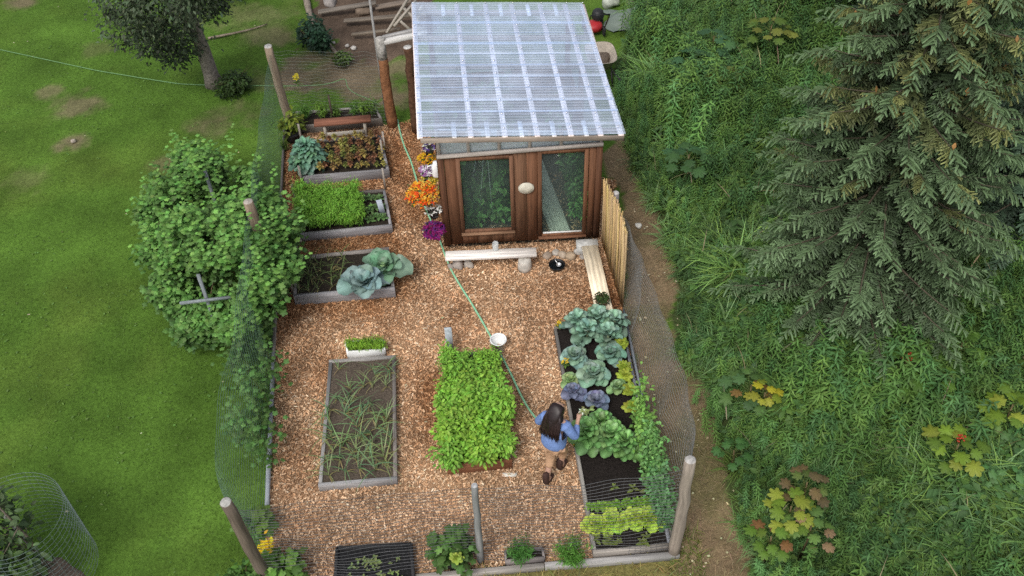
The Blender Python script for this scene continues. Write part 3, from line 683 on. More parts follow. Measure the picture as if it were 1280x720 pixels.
b = B(); b.bar(G(802, 502, .01), G(779, 394, .01), .03, .14, (.2, .22, .25)); b.bar(G(841, 688, .01), G(802, 504, .01), .03, .12, (.25, .23, .2)); b.build('rail', 'wood', fr)
fb = thing('wire_fence', 'fine wire net fence across the back in front of the dug earth bank', 'fence', G(420, 150), 'net fences around the garden')
gp_b, gp_t = G(491, 158), G(475, 48, 1.97)
net([tl_b, gp_b], [tl_t-[0, 0, .1], gp_t-[0, 0, .3]], 22, 50, (.20, .22, .20), .0024, .0012, fb)
# gate frame by the greenhouse
gf = thing('gate_frame', 'brown log gate post joined by a pale beam to the greenhouse', 'gate frame', gp_b)
post(gf, gp_b, gp_t-[0, 0, .42], .095, (.23, .105, .05), m='bark'); b = B(); b.tube([gp_t-[0, 0, .42], gp_t-[0, 0, .2], gp_t, gp_t+[0, 0, .01]], [.09, .09, .085, .07], (.38, .36, .33), 12, wob=.1); b.build('post_top', 'bark', gf)
p2 = G(514, 100, 1.2); post(gf, up(p2, 0), up(p2, 1.9), .085, (.095, .05, .03), m='bark')
b = B(); b.bar(gp_t+np.array([.05, 0, -.12]), np.array([-.2, gp_t[1]-.05, 2.02]), .10, .08, (.62, .60, .57)); b.bar(gp_t+np.array([.05, .12, -.1]), np.array([-.2, gp_t[1]+.1, 2.04]), .08, .07, (.32, .31, .3)); b.build('beam', 'wood', gf)
b = B(); b.tube([up(gp_t+[-.1, .15, 0], 0), up(gp_t+[-.1, .15, 0], 2.9)], .022, (.28, .27, .26), 8)
tag(b.build('thin_pole', 'rough', loc=up(gp_t+[-.1, .15, 0], 0)), 'thin grey pole rising behind the brown gate post', 'pole')
# reed screen
s0, s1 = np.array([2.42, 12.2, 0]), G(777.5, 386); b = B(); k = 120
for i_ in range(k):
    t = i_/(k-1); p = s0+(s1-s0)*t+np.array([.012*(i_ % 2), 0, 0])+np.append(rng.normal(0, .004, 2), 0); h = 1.42+.28*min(1, t*1.5)-.35*max(0, t-.75)+U(-.05, .04)
    b.tube([p, p+[U(-.015, .015), 0, h*.5], p+[U(-.02, .02)-.02, 0, h]], U(.007, .012), np.array((.54, .385, .20))*U(.65, 1.15)*np.array([1, U(.92, 1.06), U(.8, 1.15)]), 5)
rs = thing('reed_screen', 'golden reed screen standing at the right corner of the greenhouse', 'screen', s0); b.build('reeds', 'wood', rs)
b = B()
for z_ in (.3, .85, 1.3): b.tube(resample([s0+[.02, 0, z_], s1+[.02, 0, z_]], 10), .006, (.3, .22, .12), 4)
b.build('binding', 'wood', rs)

# =================================================================== GREENHOUSE
gh = thing('greenhouse', 'brown wooden greenhouse with a clear corrugated roof and two tall windows', 'greenhouse', (1.05, 12.27, 0))
A0 = np.array([-.25, 12.33, 0]); A1 = np.array([2.36, 12.21, 0]); ux = nrm(A1-A0); un = np.array([-ux[1], ux[0], 0]); GW = 2.6
def Wp(u, z_, d=0): return A0+ux*u+np.array([0, 0, z_])-un*d        # d = out from the wall towards the garden
def wtop(u): return 2.02+.035*u
BRW = (.148, .068, .036); BRD = (.112, .05, .027); BRL = (.18, .092, .052)
roofz = lambda x_: 2.6-(x_+.49)*.0789
# wall boards: around two openings
W1, W2 = (.35, 1.13, .47, 1.94), (1.645, 2.325, .30, 2.0)
b = B()
def vboard(u0, u1, z0, z1, col, d=0.0, th=.03): b.bar(Wp((u0+u1)/2, z0, d), Wp((u0+u1)/2, z1, d), th, u1-u0-.004, col, up=None) if False else b.add(*panel(u0+.002, u1-.002, z0, z1, d, th, col))
def panel(u0, u1, z0, z1, d, th, col):
    o_ = U(0, 40); vs = [Wp(u, z_, dd) for dd in (d, d-th) for (u, z_) in ((u0, z0), (u1, z0), (u1, z1 if not callable(z1) else z1(u1)), (u0, z1 if not callable(z1) else z1(u0)))]
    gr = [(v[2]+o_, np.dot(v-A0, ux)+o_, 0) for v in vs]
    return vs, np.array([(0, 1, 2, 3), (7, 6, 5, 4), (0, 4, 5, 1), (1, 5, 6, 2), (2, 6, 7, 3), (3, 7, 4, 0)]), np.asarray(col)*U(.85, 1.15), gr
GZ = .16
vboard(0, .10, GZ, wtop(0), BRD, .02); vboard(.10, .30, GZ, wtop(.2)-.03, BRW)
for u0, u1 in ((.30, .56), (.56, .80), (.80, 1.0), (1.0, 1.19)): vboard(u0, u1, GZ, .42, BRL if u0 > .5 else BRW)
for u0, u1, c_ in ((1.19, 1.40, BRL), (1.40, 1.58, BRW)): vboard(u0, u1, GZ, wtop(u0)-.02, c_)
vboard(1.58, 2.40, GZ, .26, BRL); vboard(2.40, 2.51, GZ, wtop(2.4)-.05, BRW); vboard(2.51, 2.61, GZ, wtop(2.6)-.01, BRD, .015)
vboard(.30, 1.19, 1.99, wtop(.6)-.005, BRW); vboard(1.58, 2.40, 2.04, wtop(1.9)-.0, BRW)
b.build('front_wall', 'wood', gh)
def window(W, frame, sillcol, depth):
    u0, u1, z0, z1 = W; f = B()
    for a in ((u0-.065, u0, z0-.05, z1+.05), (u1, u1+.065, z0-.05, z1+.05), (u0, u1, z1, z1+.06), (u0, u1, z0-.06, z0)):
        f.add(*panel(*a, .022, .06, frame))
    fo = f.build('window', 'wood', gh)
    g_ = B(); g_.add(*panel(u0+.001, u1-.001, z0+.001, z1-.001, -.012, .006, (1, 1, 1))); g_.build('pane', 'glass', fo)
    s_ = B(); s_.bar(Wp(u0-.06, z0-.075, .045), Wp(u1+.06, z0-.075, .045), .06, .03, sillcol); s_.build('sill', 'wood', fo)
window(W1, (.17, .085, .05), (.26, .15, .09), 0); window(W2, (.16, .075, .04), (.17, .08, .045), 0)
s_ = B(); s_.bar(Wp(1.66, .305, .01), Wp(2.31, .305, .01), .02, .03, (.7, .7, .68)); s_.build('window_track', 'plain', gh)
b = B(); b.bar(Wp(1.7, 2.085, .03), Wp(2.05, 2.09, .03), .02, .025, (.62, .36, .2)); b.build('batten', 'wood', gh)
# plaque
b = B(); cpl = Wp(1.39, 1.33, .02); vs = [cpl+np.array([0, 0, 0])-un*.03]; m = 28
for k in range(m):
    a = 2*PI*k/m; vs.append(cpl+ux*.125*math.cos(a)+np.array([0, 0, .105*math.sin(a)])-un*.022)
for k in range(m):
    a = 2*PI*k/m; vs.append(cpl+ux*.13*math.cos(a)+np.array([0, 0, .11*math.sin(a)]))
b.add(vs, [np.array([(0, 1+k, 1+(k+1) % m) for k in range(m)]), np.array([(1+k, m+1+k, m+1+(k+1) % m, 1+(k+1) % m) for k in range(m)])], (.60, .57, .47))
tag(b.build('plaque', 'stone', loc=cpl), 'pale oval plaque hung on the greenhouse between its two windows', 'plaque')
# clear strip, rails, studs above the wall
b = B(); b.add(*panel(.03, 2.58, 2.06, lambda u: roofz(-.25+u)-.03, -.03, .008, (1, 1, 1))); V_, = [b.V[-1]]
V_[0][2] = V_[4][2] = wtop(.03)+.02; V_[1][2] = V_[5][2] = wtop(2.58)+.02
b.build('clear_strip', 'strip', gh)
b = B(); b.bar(Wp(0, wtop(0)+.002, .02), Wp(2.61, wtop(2.61)+.002, .02), .06, .05, (.42, .37, .33)); b.build('top_rail', 'wood', gh)
for u in (.03, .50, .98, 1.46, 1.95, 2.58):
    b = B(); b.add(*panel(u-.025, u+.025, wtop(u)+.05, roofz(-.25+u)-.03, .005, .03, (.45, .40, .36))); b.build('stud', 'wood', gh)
b = B(); xe0, xe1 = -.47, 2.66
b.bar((xe0, 12.15, roofz(xe0)-.135), (xe1, 12.15, roofz(xe1)-.135), .03, .09, (.36, .29, .24)); b.build('fascia', 'wood', gh)
# side and back walls
BY = 15.95
b = B()
for k in range(16):
    y0 = 12.36+k*.224
    b.bar((-.26, y0, .1), (-.26, y0+.22, .1), .03, 1.05, BRW)
b.build('side_wall', 'wood', gh); b = B()
for k in range(16):
    y0 = 12.26+k*.224; b.bar((2.36, y0, .1), (2.36, y0+.22, .1), .03, 1.05, BRW)
b.build('side_wall', 'wood', gh)
b = B()
for x_ in (-.26, 2.36): b.add(np.array([(x_, 12.4, 1.16), (x_, BY, 1.16), (x_, BY, roofz(x_)-.05), (x_, 12.4, roofz(x_)-.05)]), np.array([(0, 1, 2, 3)]), (1, 1, 1))
b.add(np.array([(-.2, BY, 1.16), (2.3, BY, 1.16), (2.3, BY, roofz(2.3)-.05), (-.2, BY, roofz(-.2)-.05)]), np.array([(0, 1, 2, 3)]), (1, 1, 1)); b.build('side_glazing', 'strip', gh)
b = B()
for k in range(11): b.bar((-.22+k*.235, BY, .1), (-.22+(k+1)*.235-.005, BY, .1), .03, 1.05, BRW)
b.build('back_wall', 'wood', gh)
for x_, y_ in ((-.22, 12.42), (2.31, 12.32), (-.22, 14.2), (2.31, 14.2), (-.22, 15.9), (2.31, 15.9)):
    b = B(); b.bar((x_, y_, 0.02), (x_, y_, roofz(x_)-.12), .085, .085, BRD, up=(0, 1, 0)); b.build('corner_post', 'wood', gh)
# purlins under the roof, rafters across
def rz(x_, y_): return roofz(x_)
YF, YB = 12.12, 16.14
pur = [-.47, .30, .82, 1.32, 1.84, 2.30, 2.62]
for x_ in pur:
    b = B(); zz = roofz(x_)-.062; b.bar((x_, YF+.02, zz), (x_-.03*(x_ > 1), YB-.02, zz), .085, .035, (.95, .80, .75)); b.build('purlin', 'wood', gh)
for x_ in (.05, .56, 1.08, 1.58, 2.08):
    for (ya, yb) in ((YF+.02, YF+.42), (YB-.4, YB-.02)):
        zz = roofz(x_)-.062; b = B(); b.bar((x_, ya, zz), (x_, yb, zz), .07, .03, (.92, .88, .86)); b.build('blocking', 'wood', gh)
for y_ in (12.35, 13.3, 14.2, 15.1, 15.95):
    b = B(); b.bar((-.46, y_, roofz(-.46)-.155), (2.62, y_, roofz(2.62)-.155), .045, .09, (.42, .33, .27)); b.build('rafter', 'wood', gh)
# corrugated sheets: ridges run down the slope, left to right
npan = 12; pw = (YB-YF)/npan
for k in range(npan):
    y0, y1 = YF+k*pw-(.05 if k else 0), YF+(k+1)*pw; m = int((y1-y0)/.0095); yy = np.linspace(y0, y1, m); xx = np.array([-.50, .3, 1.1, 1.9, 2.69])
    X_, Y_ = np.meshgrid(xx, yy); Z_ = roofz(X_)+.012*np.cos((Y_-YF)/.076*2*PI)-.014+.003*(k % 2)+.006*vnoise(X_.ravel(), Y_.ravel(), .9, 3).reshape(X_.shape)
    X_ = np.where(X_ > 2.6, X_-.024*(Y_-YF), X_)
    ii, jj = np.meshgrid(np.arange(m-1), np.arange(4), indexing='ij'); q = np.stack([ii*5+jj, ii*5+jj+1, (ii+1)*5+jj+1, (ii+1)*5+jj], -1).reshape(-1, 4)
    b = B(); tn = (.46+.42*(.5-.5*np.cos((Y_-YF)/.076*2*PI))**1.3+.25*fbm(X_.ravel(), Y_.ravel(), .8, 9).reshape(X_.shape)-.1+.34*(Y_ < y0+.05)*(k > 0)).ravel(); b.add(np.stack([X_, Y_, Z_], -1).reshape(-1, 3), q, np.stack([tn, tn, tn], -1)); b.build('roof_sheet', 'roof', gh, True)  # opacity rises in grooves, painting the corrugation's light and dark banding into the sheet
b = B()
for x_ in (-.47, .30, .82, 1.32, 1.84, 2.30, 2.6):
    for y_ in np.arange(YF+.2, YB, .38): b.lathe((x_, y_, roofz(x_)+.006), [(.0, .006), (.012, .004), (.014, -.004)], (.8, .8, .82), 6)
b.build('roof_screws', 'metal', gh)
# inside: soil floor, walk, plants, strings
b = B(); b.add(np.array([(-.2, 12.4, .03), (2.3, 12.3, .03), (2.3, 15.9, .03), (-.2, 15.9, .03)]), np.array([(0, 1, 2, 3)]), (.05, .04, .03)); b.build('inner_floor', 'soil', gh)
b = B(); b.bar((1.75, 12.45, .04), (1.35, 15.7, .04), .34, .04, (.55, .52, .45)); tag(b.build('plank', 'wood', loc=(1.6, 13.5, .04)), 'pale walking plank seen through the right greenhouse window', 'plank')
def tomato():
    root = thing('tomato_plant', '', 'plant', (0, 0, 0), 'plants inside the greenhouse'); bs = B(); b = B()
    for k in range(3):
        e = np.array([U(-.15, .15), U(-.15, .15), U(1.0, 1.5)]); bs.tube([(0, 0, 0), e*.5+[.03, 0, 0], e], [.01, .008, .004], (.08, .12, .04), 5); m = 60; t = U(.15, 1, m)[:, None]
        b.inst(T_POT, orient(U(0, 6.3, m), U(-.6, .3, m), U(-.4, .4, m), U(.10, .2, m)), e*t+np.clip(rng.normal(0, .12, (m, 3)), -.2, .2)*np.array([1, .8, .5]), tints((.115, .225, .06), m, .38))
    bs.build('stems', 'leaf', root); b.build('leaves', 'leaf', root); return root
tm = tomato(); lab = 'green plants growing inside behind the greenhouse windows'
tm['label'] = lab; first = True
for x_ in (.05, .38, .70, 1.0):
    for y_ in (12.85, 13.2, 13.7, 14.5, 15.3):
        L_ = (x_+U(-.06, .06), y_+U(-.1, .1), .05)
        if first: tm.location = L_; first = False
        else: dup(tm, L_, U(0, 6), U(.75, 1.1), lab)
for x_ in (2.05, 2.15):
    for y_ in (12.85, 13.4, 14.0, 14.8, 15.4): dup(tm, (x_, y_, .05), U(0, 6), U(.4, .8), lab)
b = B()
for x0, x1, y_ in ((.35, .55, 12.75), (.6, .55, 12.75), (.1, .5, 12.8)): b.tube([(x0, y_, .1), (x1, y_+.1, 2.15)], .004, (.6, .62, .6), 4)
b.build('string', 'plain', gh)
# foundation stones and log ends
for k, (px, py, r, c_, lb) in enumerate([(684, 320, .075, (.34, .27, .21), 'rounded brown stone at the left end of the foundation row'), (695, 316, .07, (.4, .36, .31), 'pale stone behind the black bowl'), (703, 319, .08, (.36, .29, .22), 'flat grey brown stone right behind the black bowl'), (713, 321, .085, (.38, .29, .2), 'large round tan stone right of the black bowl'), (722, 315, .07, (.44, .41, .37), 'light stone beside the concrete block'), (728, 321, .05, (.36, .33, .3), 'small stone under the concrete block edge')]):
    g = G(px, py+2); b = B(); b.blob(g+[0, 0, r*.6], r, c_, 10, .12, .85); tag(b.build('stone', 'stone', smooth=True, loc=g), lb, 'stone', 'stones under the greenhouse wall')
for px, py, r, c_, lb in [(573, 331, .10, (.33, .29, .26), 'rough grey stone propping the left end of the white bench'), (586, 330, .085, (.38, .34, .3), 'second grey stone beside the one under the white bench'), (564, 332, .06, (.3, .26, .23), 'small stone at the hose below the white bench')]:
    g = G(px, py+3); b = B(); b.blob(g+[0, 0, r*.6], r, c_, 10, .18, .9); tag(b.build('stone', 'stone', smooth=True, loc=g), lb, 'stone', 'stones under the white bench')
g = G(656, 337); b = B(); b.lathe(g, [(.0, 0), (.115, 0), (.12, .1), (.105, .23), (.10, .235), (0, .237)], (.50, .47, .42), 16); tag(b.build('stump', 'stone', smooth=True, loc=g), 'pale round stump holding up the right end of the white bench', 'stump')
g = G(732, 315); b = B(); b.box(g+[.02, .0, .12], (.36, .17, .2), (.50, .50, .48), -.04); tag(b.build('concrete_block', 'stone', loc=g), 'grey concrete block between greenhouse corner and pale plank bench', 'block')
# white bench plank
za = .27; b = B(); p0, p1 = G(557, 321.5, za), G(670.5, 316.5, za); b.bar(p0, p1, .20, .045, (.88, .82, .76)); tag(b.build('plank_bench', 'wood', loc=(p0+p1)/2), 'whitish plank laid as a bench against the greenhouse front', 'bench')
g = G(619.5, 312, za+.046); b = B(); b.lathe(g, [(0, 0), (.045, 0), (.052, .02), (.052, .15), (.046, .155), (.046, .02), (0, .018)], (1, 1, 1), 20); jr = b.build('jar', 'jar', smooth=True, loc=g); tag(jr, 'clear glass jar standing on the whitish plank bench', 'jar')
# pale bench running towards the beds
bn = thing('plank_bench', 'pale yellow plank bench running from the concrete block towards the beds', 'bench', G(748, 370)); zb = .27
q0, q1 = G(737, 309, zb), G(755.5, 391, zb); q0[:2] = q0[:2]; b = B(); b.bar(q0, q1, .27, .04, (.92, .80, .60)); b.build('seat', 'wood', bn)
d_ = nrm(q1-q0)
for t in (.06, .9):
    b = B(); c_ = q0+(q1-q0)*t; b.bar(up(c_, 0)-np.array([.1, 0, 0]), up(c_, 0)+np.array([.1, 0, 0]), .05, zb-.004, (.5, .42, .32)); b.build('support', 'wood', bn)
g = G(752, 381, zb+.042); fp = thing('potted_plant', 'small dark green potted plant on the near end of the pale plank bench', 'potted plant', g)
b = B(); b.lathe(g, [(0, 0), (.075, 0), (.105, .13), (.11, .135), (.098, .135), (.09, .11), (0, .11)], (.32, .2, .13), 18); b.build('pot', 'rough', fp, True)
b = B(); leafy(b, [(g+[0, 0, .15], .1, .06)], 260, T_OVAL, .04, (.05, .09, .025), .4); b.build('leaves', 'leaf', fp)
# black bowl with ladle
g = G(696, 336); bw = thing('bowl', 'black round bowl on the mulch in front of the foundation stones', 'bowl', g)
b = B(); b.lathe(g, [(0, .01), (.09, .01), (.125, .06), (.135, .10), (.14, .105), (.128, .105), (.115, .065), (.08, .03), (0, .028)], (.012, .012, .013), 26); b.build('basin', 'plain', bw, True)
b = B(); b.lathe(g, [(0, .075), (.115, .075)], (.03, .035, .04), 20); b.build('water', M['metal'], bw)
ld = thing('ladle', 'shiny metal ladle lying in the black bowl', 'ladle', g+[0, 0, .08]); b = B(); b.lathe(g+[.03, -.02, .085], [(0, 0), (.035, .01), (.045, .035), (.04, .035), (.03, .015), (0, .006)], (.75, .76, .78), 14); b.build('cup', 'metal', ld, True)
b = B(); b.tube([g+[.02, .01, .115], g+[-.02, .06, .14], g+[-.01, .11, .15]], .008, (.75, .76, .78), 6); b.build('handle', 'metal', ld)

# =================================================================== HANGING FLOWERS
def flower_basket(px, py, z_, fcols, n, r, label, leafc=(.09, .17, .045), pot=True):
    r = r*1.28; n = int(n*1.4)
    c_ = G(px, py, z_); root = thing('flower_basket', label, 'flower basket', c_, 'flower baskets on the greenhouse wall')
    if pot:
        b = B(); b.lathe(c_-[0, 0, .16], [(0, 0), (.06, 0), (.095, .13), (.1, .13), (.09, .115), (0, .11)], (.06, .05, .045), 14); b.build('pot', 'rough', root, True)
        b = B()
        wx = -.27
        b.tube([c_+[.0, 0, .0], c_+[0, 0, .28], np.array([wx, c_[1], c_[2]+.3])], .004, (.1, .1, .1), 5); b.build('hanger', 'metal', root)
    b = B(); leafy(b, [(c_, r*.85, r*.7)], int(n*.8), T_OVAL, .05, leafc, .5); b.build('leaves', 'leaf', root)
    b = B(); d = rng.normal(size=(n, 3)); d /= np.linalg.norm(d, axis=1)[:, None]; d[:, 2] = np.abs(d[:, 2])*.9-.25
    P = c_+d*r*U(.75, 1.1, n)[:, None]; cl = np.array(fcols)[rng.integers(0, len(fcols), n)]
    for k in range(4):
        b.inst(T_OVAL, orient(U(0, 6.3, n), U(-.2, .6, n), U(-.4, .4, n), U(.035, .055, n)), P, cl*U(.8, 1.1, n)[:, None])
    b.build('flowers', 'leaf', root)
flower_basket(528, 242, 1.25, [(.85, .22, .02), (.9, .45, .03), (.9, .12, .02), (.85, .55, .08)], 170, .20, 'big hanging basket of orange and yellow flowers on the greenhouse side')
flower_basket(533, 197, 1.35, [(.8, .5, .02), (.75, .35, .03)], 50, .11, 'small basket of golden flowers nearest the roof eave')
flower_basket(536, 225, 1.1, [(.75, .5, .03), (.7, .6, .1)], 40, .10, 'little yellow flower basket half hidden behind the orange one')
flower_basket(533, 213, 1.25, [(.45, .2, .45), (.8, .75, .8)], 50, .09, 'small basket of lilac and white flowers beside the white jug')
flower_basket(542, 262, .95, [(.8, .8, .75)], 14, .11, 'dark leafy basket with a few white flowers below the orange one', (.035, .08, .03))
flower_basket(543, 288, .7, [(.28, .015, .14), (.35, .03, .22), (.14, .03, .2)], 130, .14, 'magenta and purple flower basket hanging lowest on the greenhouse side', (.05, .06, .04))
flower_basket(536, 184, 1.5, [(.8, .8, .7), (.15, .08, .3)], 14, .08, 'dark basket with white and violet blooms just under the eave', (.03, .07, .03))
c_ = G(545, 211, 1.62); jg = thing('jug', 'white plastic jug hung on the greenhouse corner above the flowers', 'jug', c_)
b = B(); b.lathe(c_-[0, 0, .14], [(0, 0), (.062, 0), (.07, .02), (.066, .12), (.072, .2), (.045, .25), (.04, .28), (0, .28)], (.82, .82, .82), 18); b.build('body', 'plain', jg, True)
b = B(); b.tube([c_+[-.06, 0, .08], c_+[-.13, 0, .06], c_+[-.13, 0, -.06], c_+[-.06, 0, -.1]], .012, (.82, .82, .82), 6); b.build('handle', 'plain', jg, True)

# =================================================================== RAISED BEDS
def bed(px4, h, th, cols, label, soilc=(.035, .028, .022), soild=.04, m='wood', posts=False, name='raised_bed'):
    FL, FR, BR, BL = [G(*p) for p in px4]; c_ = (FL+FR+BR+BL)/4
    root = thing(name, label, 'raised bed', c_, 'wooden raised beds')
    fx = nrm(FR-FL); bx_ = nrm(BR-BL)
    for p0, p1, cl in ((FL, FR, cols[0]), (BL, BR, cols[1])):
        b = B(); b.bar(p0, p1, th, h, cl); b.build('board', m, root)
    for p0, p1, cl in ((FL+fx*th/2, BL+bx_*th/2, cols[2]), (FR-fx*th/2, BR-bx_*th/2, cols[3])):
        d = nrm(p1-p0); b = B(); b.bar(p0+d*th*.55, p1-d*th*.55, th, h-.003, cl); b.build('board', m, root)
    n = 26; s, t = np.meshgrid(np.linspace(.005, .995, n), np.linspace(.005, .995, n)); s = s.ravel()[:, None]; t = t.ravel()[:, None]
    P = (FL*(1-s)+FR*s)*(1-t)+(BL*(1-s)+BR*s)*t; P[:, 2] = h-soild+(fbm(P[:, 0], P[:, 1], .25, 8)-.5)*.05
    ii, jj = np.meshgrid(np.arange(n-1), np.arange(n-1), indexing='ij'); q = np.stack([ii*n+jj, ii*n+jj+1, (ii+1)*n+jj+1, (ii+1)*n+jj], -1).reshape(-1, 4)
    b = B(); b.add(P, q, soilc); b.build('soil', 'soil', root, True)
    if posts:
        for (p, hh) in posts:
            g_ = G(*p); b = B(); b.bar(g_, g_+[0, 0, hh], .035, .035, (.33, .29, .25), up=(0, 1, 0)); b.build('stake', 'wood', root)
    def at(s, t, dz=0): 
        p = (FL*(1-s)+FR*s)*(1-t)+(BL*(1-s)+BR*s)*t; return np.array([p[0], p[1], h-soild+dz])
    return root, at
GB = (.31, .30, .31); GB2 = (.27, .25, .24)
bedA, atA = bed([(379, 232), (488, 223), (478, 180), (376, 188)], .22, .05, (GB, GB2, GB2, GB), 'weathered grey bed of reddish yellow leaves, in front of the low bench', posts=[((379, 235), .5), ((480, 205), .55), ((482, 192), .5), ((379, 185), .55)])
bedB, atB = bed([(376.5, 302), (491.5, 291), (483, 247), (374, 255)], .19, .05, (GB, (.26, .23, .21), GB2, GB), 'grey bed of feathery bright carrot tops, second from the low bench', posts=[((377, 306), .1), ((371, 258), .5), ((482, 238), .5)])
bedC, atC = bed([(370, 381), (495, 371), (488, 322), (371, 334)], .23, .05, ((.36, .35, .36), (.29, .26, .24), GB2, GB2), 'grey bed of onion shoots and two big cabbages, third from the low bench', posts=[((368, 372), .5), ((376, 330), .45)])
bedD, atD = bed([(371, 168), (479, 158), (471, 143), (372, 150)], .2, .04, ((.20, .18, .16), (.36, .34, .31), GB2, GB2), 'narrow dark planter against the back fence behind the low bench')
bedE, atE = bed([(400, 613), (497.5, 604.5), (495.5, 453), (413, 459)], .15, .05, ((.38, .37, .37), (.34, .32, .30), (.30, .29, .28), (.24, .21, .19)), 'long grey bed of garlic shoots on dark soil', (.105, .083, .064), .03)
bedF, atF = bed([(559.5, 593), (640.5, 584.5), (626, 451), (554, 454)], .22, .045, ((.22, .095, .05), (.12, .12, .13), (.13, .12, .12), (.17, .13, .1)), 'wooden bed with a red brown front board overflowing with bushy green plants', (.03, .025, .02), .05)
bedG, atG = bed([(741, 698), (838, 689), (776, 403), (692.5, 419)], .18, .045, ((.30, .27, .24), (.2, .17, .14), (.33, .31, .28), (.22, .23, .25)), 'longest bed at the right fence with cabbages, kale and lettuce rows', (.022, .018, .016), .03)
b = B(); p0, p1 = G(560, 606), G(643, 594); b.bar(G(628, 594, .012), G(646, 594, .012), .06, .02, (.78, .74, .66)); tag(b.build('wood_scrap', 'wood', loc=G(637, 594)), 'whitish scrap of wood on the mulch at the red brown bed corner', 'wood scrap')
b = B(); g = G(563, 441); b.bar(g+[0, 0, .02], g+[0, .02, .55], .11, .016, (.40, .44, .47), up=(0, 1, 0)); tag(b.build('slate_marker', 'stone', loc=g), 'grey slate marker upright behind the bushy green bed', 'marker')
b = B(); g = G(480, 276); b.bar(g+[0, 0, .15], g+[-.04, .04, .45], .10, .014, (.36, .40, .46), up=(0, 1, 0)); tag(b.build('slate_marker', 'stone', loc=g), 'grey slate marker standing in the carrot bed', 'marker')
# black seedling frame at the bottom
sb = thing('seed_frame', 'black seedling frame of dark soil dotted with sprouts, at the bottom fence', 'seed frame', G(468, 705)); b = B()
P4 = [G(420, 752), G(519, 745), G(515, 686), G(423, 691)]
for p0, p1 in zip(P4, P4[1:]+P4[:1]): b.bar(p0, p1, .04, .14, (.03, .03, .032))
b.build('sides', 'rough', sb); b = B(); b.add(np.array([p+[0, 0, .10] for p in P4]), np.array([(0, 1, 2, 3)]), (.02, .02, .021)); b.build('soil', 'soil', sb)

# =================================================================== VEGETABLES
def garlic(L, nbl, base):
    b = B()
    for k in range(nbl):
        T = leaf_t(5, 1, lambda t: .024*(1-t**1.5)+.001, bend=U(.8, 2.2), rise=.2)
        b.inst(T, orient([U(0, 6.3)], U(.65, 1.35), U(-.3, .3), L*U(.65, 1.1), L*.8), np.array([(0, 0, .02+.02*k)]), tints(base, 1, .12))
    n = 3; b.inst(leaf_t(4, 1, lambda t: .026*(1-t)+.001, bend=2.3, rise=.1), orient(U(0, 6.3, n), U(.3, .8, n), 0, L*.7), np.array([(0, 0, .03)]*n), tints((.34, .29, .12), n, .15))
    b.tube([(0, 0, -.02), (0, 0, .14)], [.009, .006], (.3, .32, .18), 6)
    return b
GCOL = [(.21, .33, .13), (.17, .30, .14), (.28, .35, .14)]
gm = []
for k in range(5): gm.append(garlic(.46, 5+k % 3, GCOL[k % 3]).mesh('garlic_plant'))
for me in gm: me.materials.append(M['leaf'])
cnt = 0
for r in range(11):
    for c in range(5):
        s, t = (c+.5)/5.2+.02+U(-.05, .05), .08+r*.084+U(-.025, .025)
        if rng.random() < (.3 if t > .6 else .1): continue
        small = 1.0 if t < .62 else .72
        o = bpy.data.objects.new('garlic_plant', gm[rng.integers(5)]); C.objects.link(o); o.location = atE(s, t); o.rotation_euler = (U(-.12, .12), U(-.12, .12), U(0, 6.3)); k = U(.75, 1.15)*small; o.scale = (k, k, k)
        tag(o, 'thin arching garlic shoots growing in the long dark soil bed', 'garlic plant', 'garlic plants in the long bed'); cnt += 1
# onions in bed C
om = [garlic(.34, 7, (.13, .19, .06)).mesh('onion_plant') for _ in range(3)]
for me in om: me.materials.append(M['leaf'])
for r in range(4):
    for c in range(5):
        o = bpy.data.objects.new('onion_plant', om[rng.integers(3)]); C.objects.link(o); o.location = atC(.07+c*.1+U(-.03, .03), .15+r*.22+U(-.06, .06)); o.rotation_euler = (U(-.2, .2), U(-.2, .2), U(0, 6.3)); k = U(.7, 1.1); o.scale = (k, k, k)
        tag(o, 'thin yellowish onion shoots beside the big cabbages', 'onion plant', 'onion plants in the cabbage bed')
# bushy plants of bed F
def potato():
    b = B(); n = 7; pc_ = np.array((.25, .45, .055))*U(.88, 1.12)*np.array([U(.88, 1.06), 1, U(.9, 1.2)])
    for k in range(n):
        a = U(0, 6.3); e = np.array([math.cos(a)*U(.05, .2), math.sin(a)*U(.05, .2), U(.32, .5)]); b.tube([(0, 0, 0), e*.5+[0, 0, .06], e], [.008, .007, .003], (.1, .17, .04), 5, cap=False); m = 54; t = U(.3, 1.05, m)
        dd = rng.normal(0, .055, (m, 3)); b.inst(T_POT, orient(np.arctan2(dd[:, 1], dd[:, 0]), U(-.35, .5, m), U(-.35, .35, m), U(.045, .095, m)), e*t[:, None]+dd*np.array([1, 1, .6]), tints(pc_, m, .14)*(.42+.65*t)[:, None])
    return b
pm = [potato().mesh('potato_plant') for _ in range(7)]
for me in pm: me.materials.append(M['leaf'])
for r in range(11):
    for c in range(4):
        s, t = .09+c*(.265 if r < 6 else .245)+.02*(r > 5)+U(-.04, .04), .04+r*.089+U(-.03, .03)
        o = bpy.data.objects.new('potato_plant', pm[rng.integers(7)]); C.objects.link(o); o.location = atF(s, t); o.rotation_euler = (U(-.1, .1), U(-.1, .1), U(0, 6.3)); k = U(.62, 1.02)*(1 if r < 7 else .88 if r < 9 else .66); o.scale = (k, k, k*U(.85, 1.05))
        tag(o, 'bushy bright green plant in the red brown fronted bed', 'bushy plant', 'bushy plants filling the red brown bed')
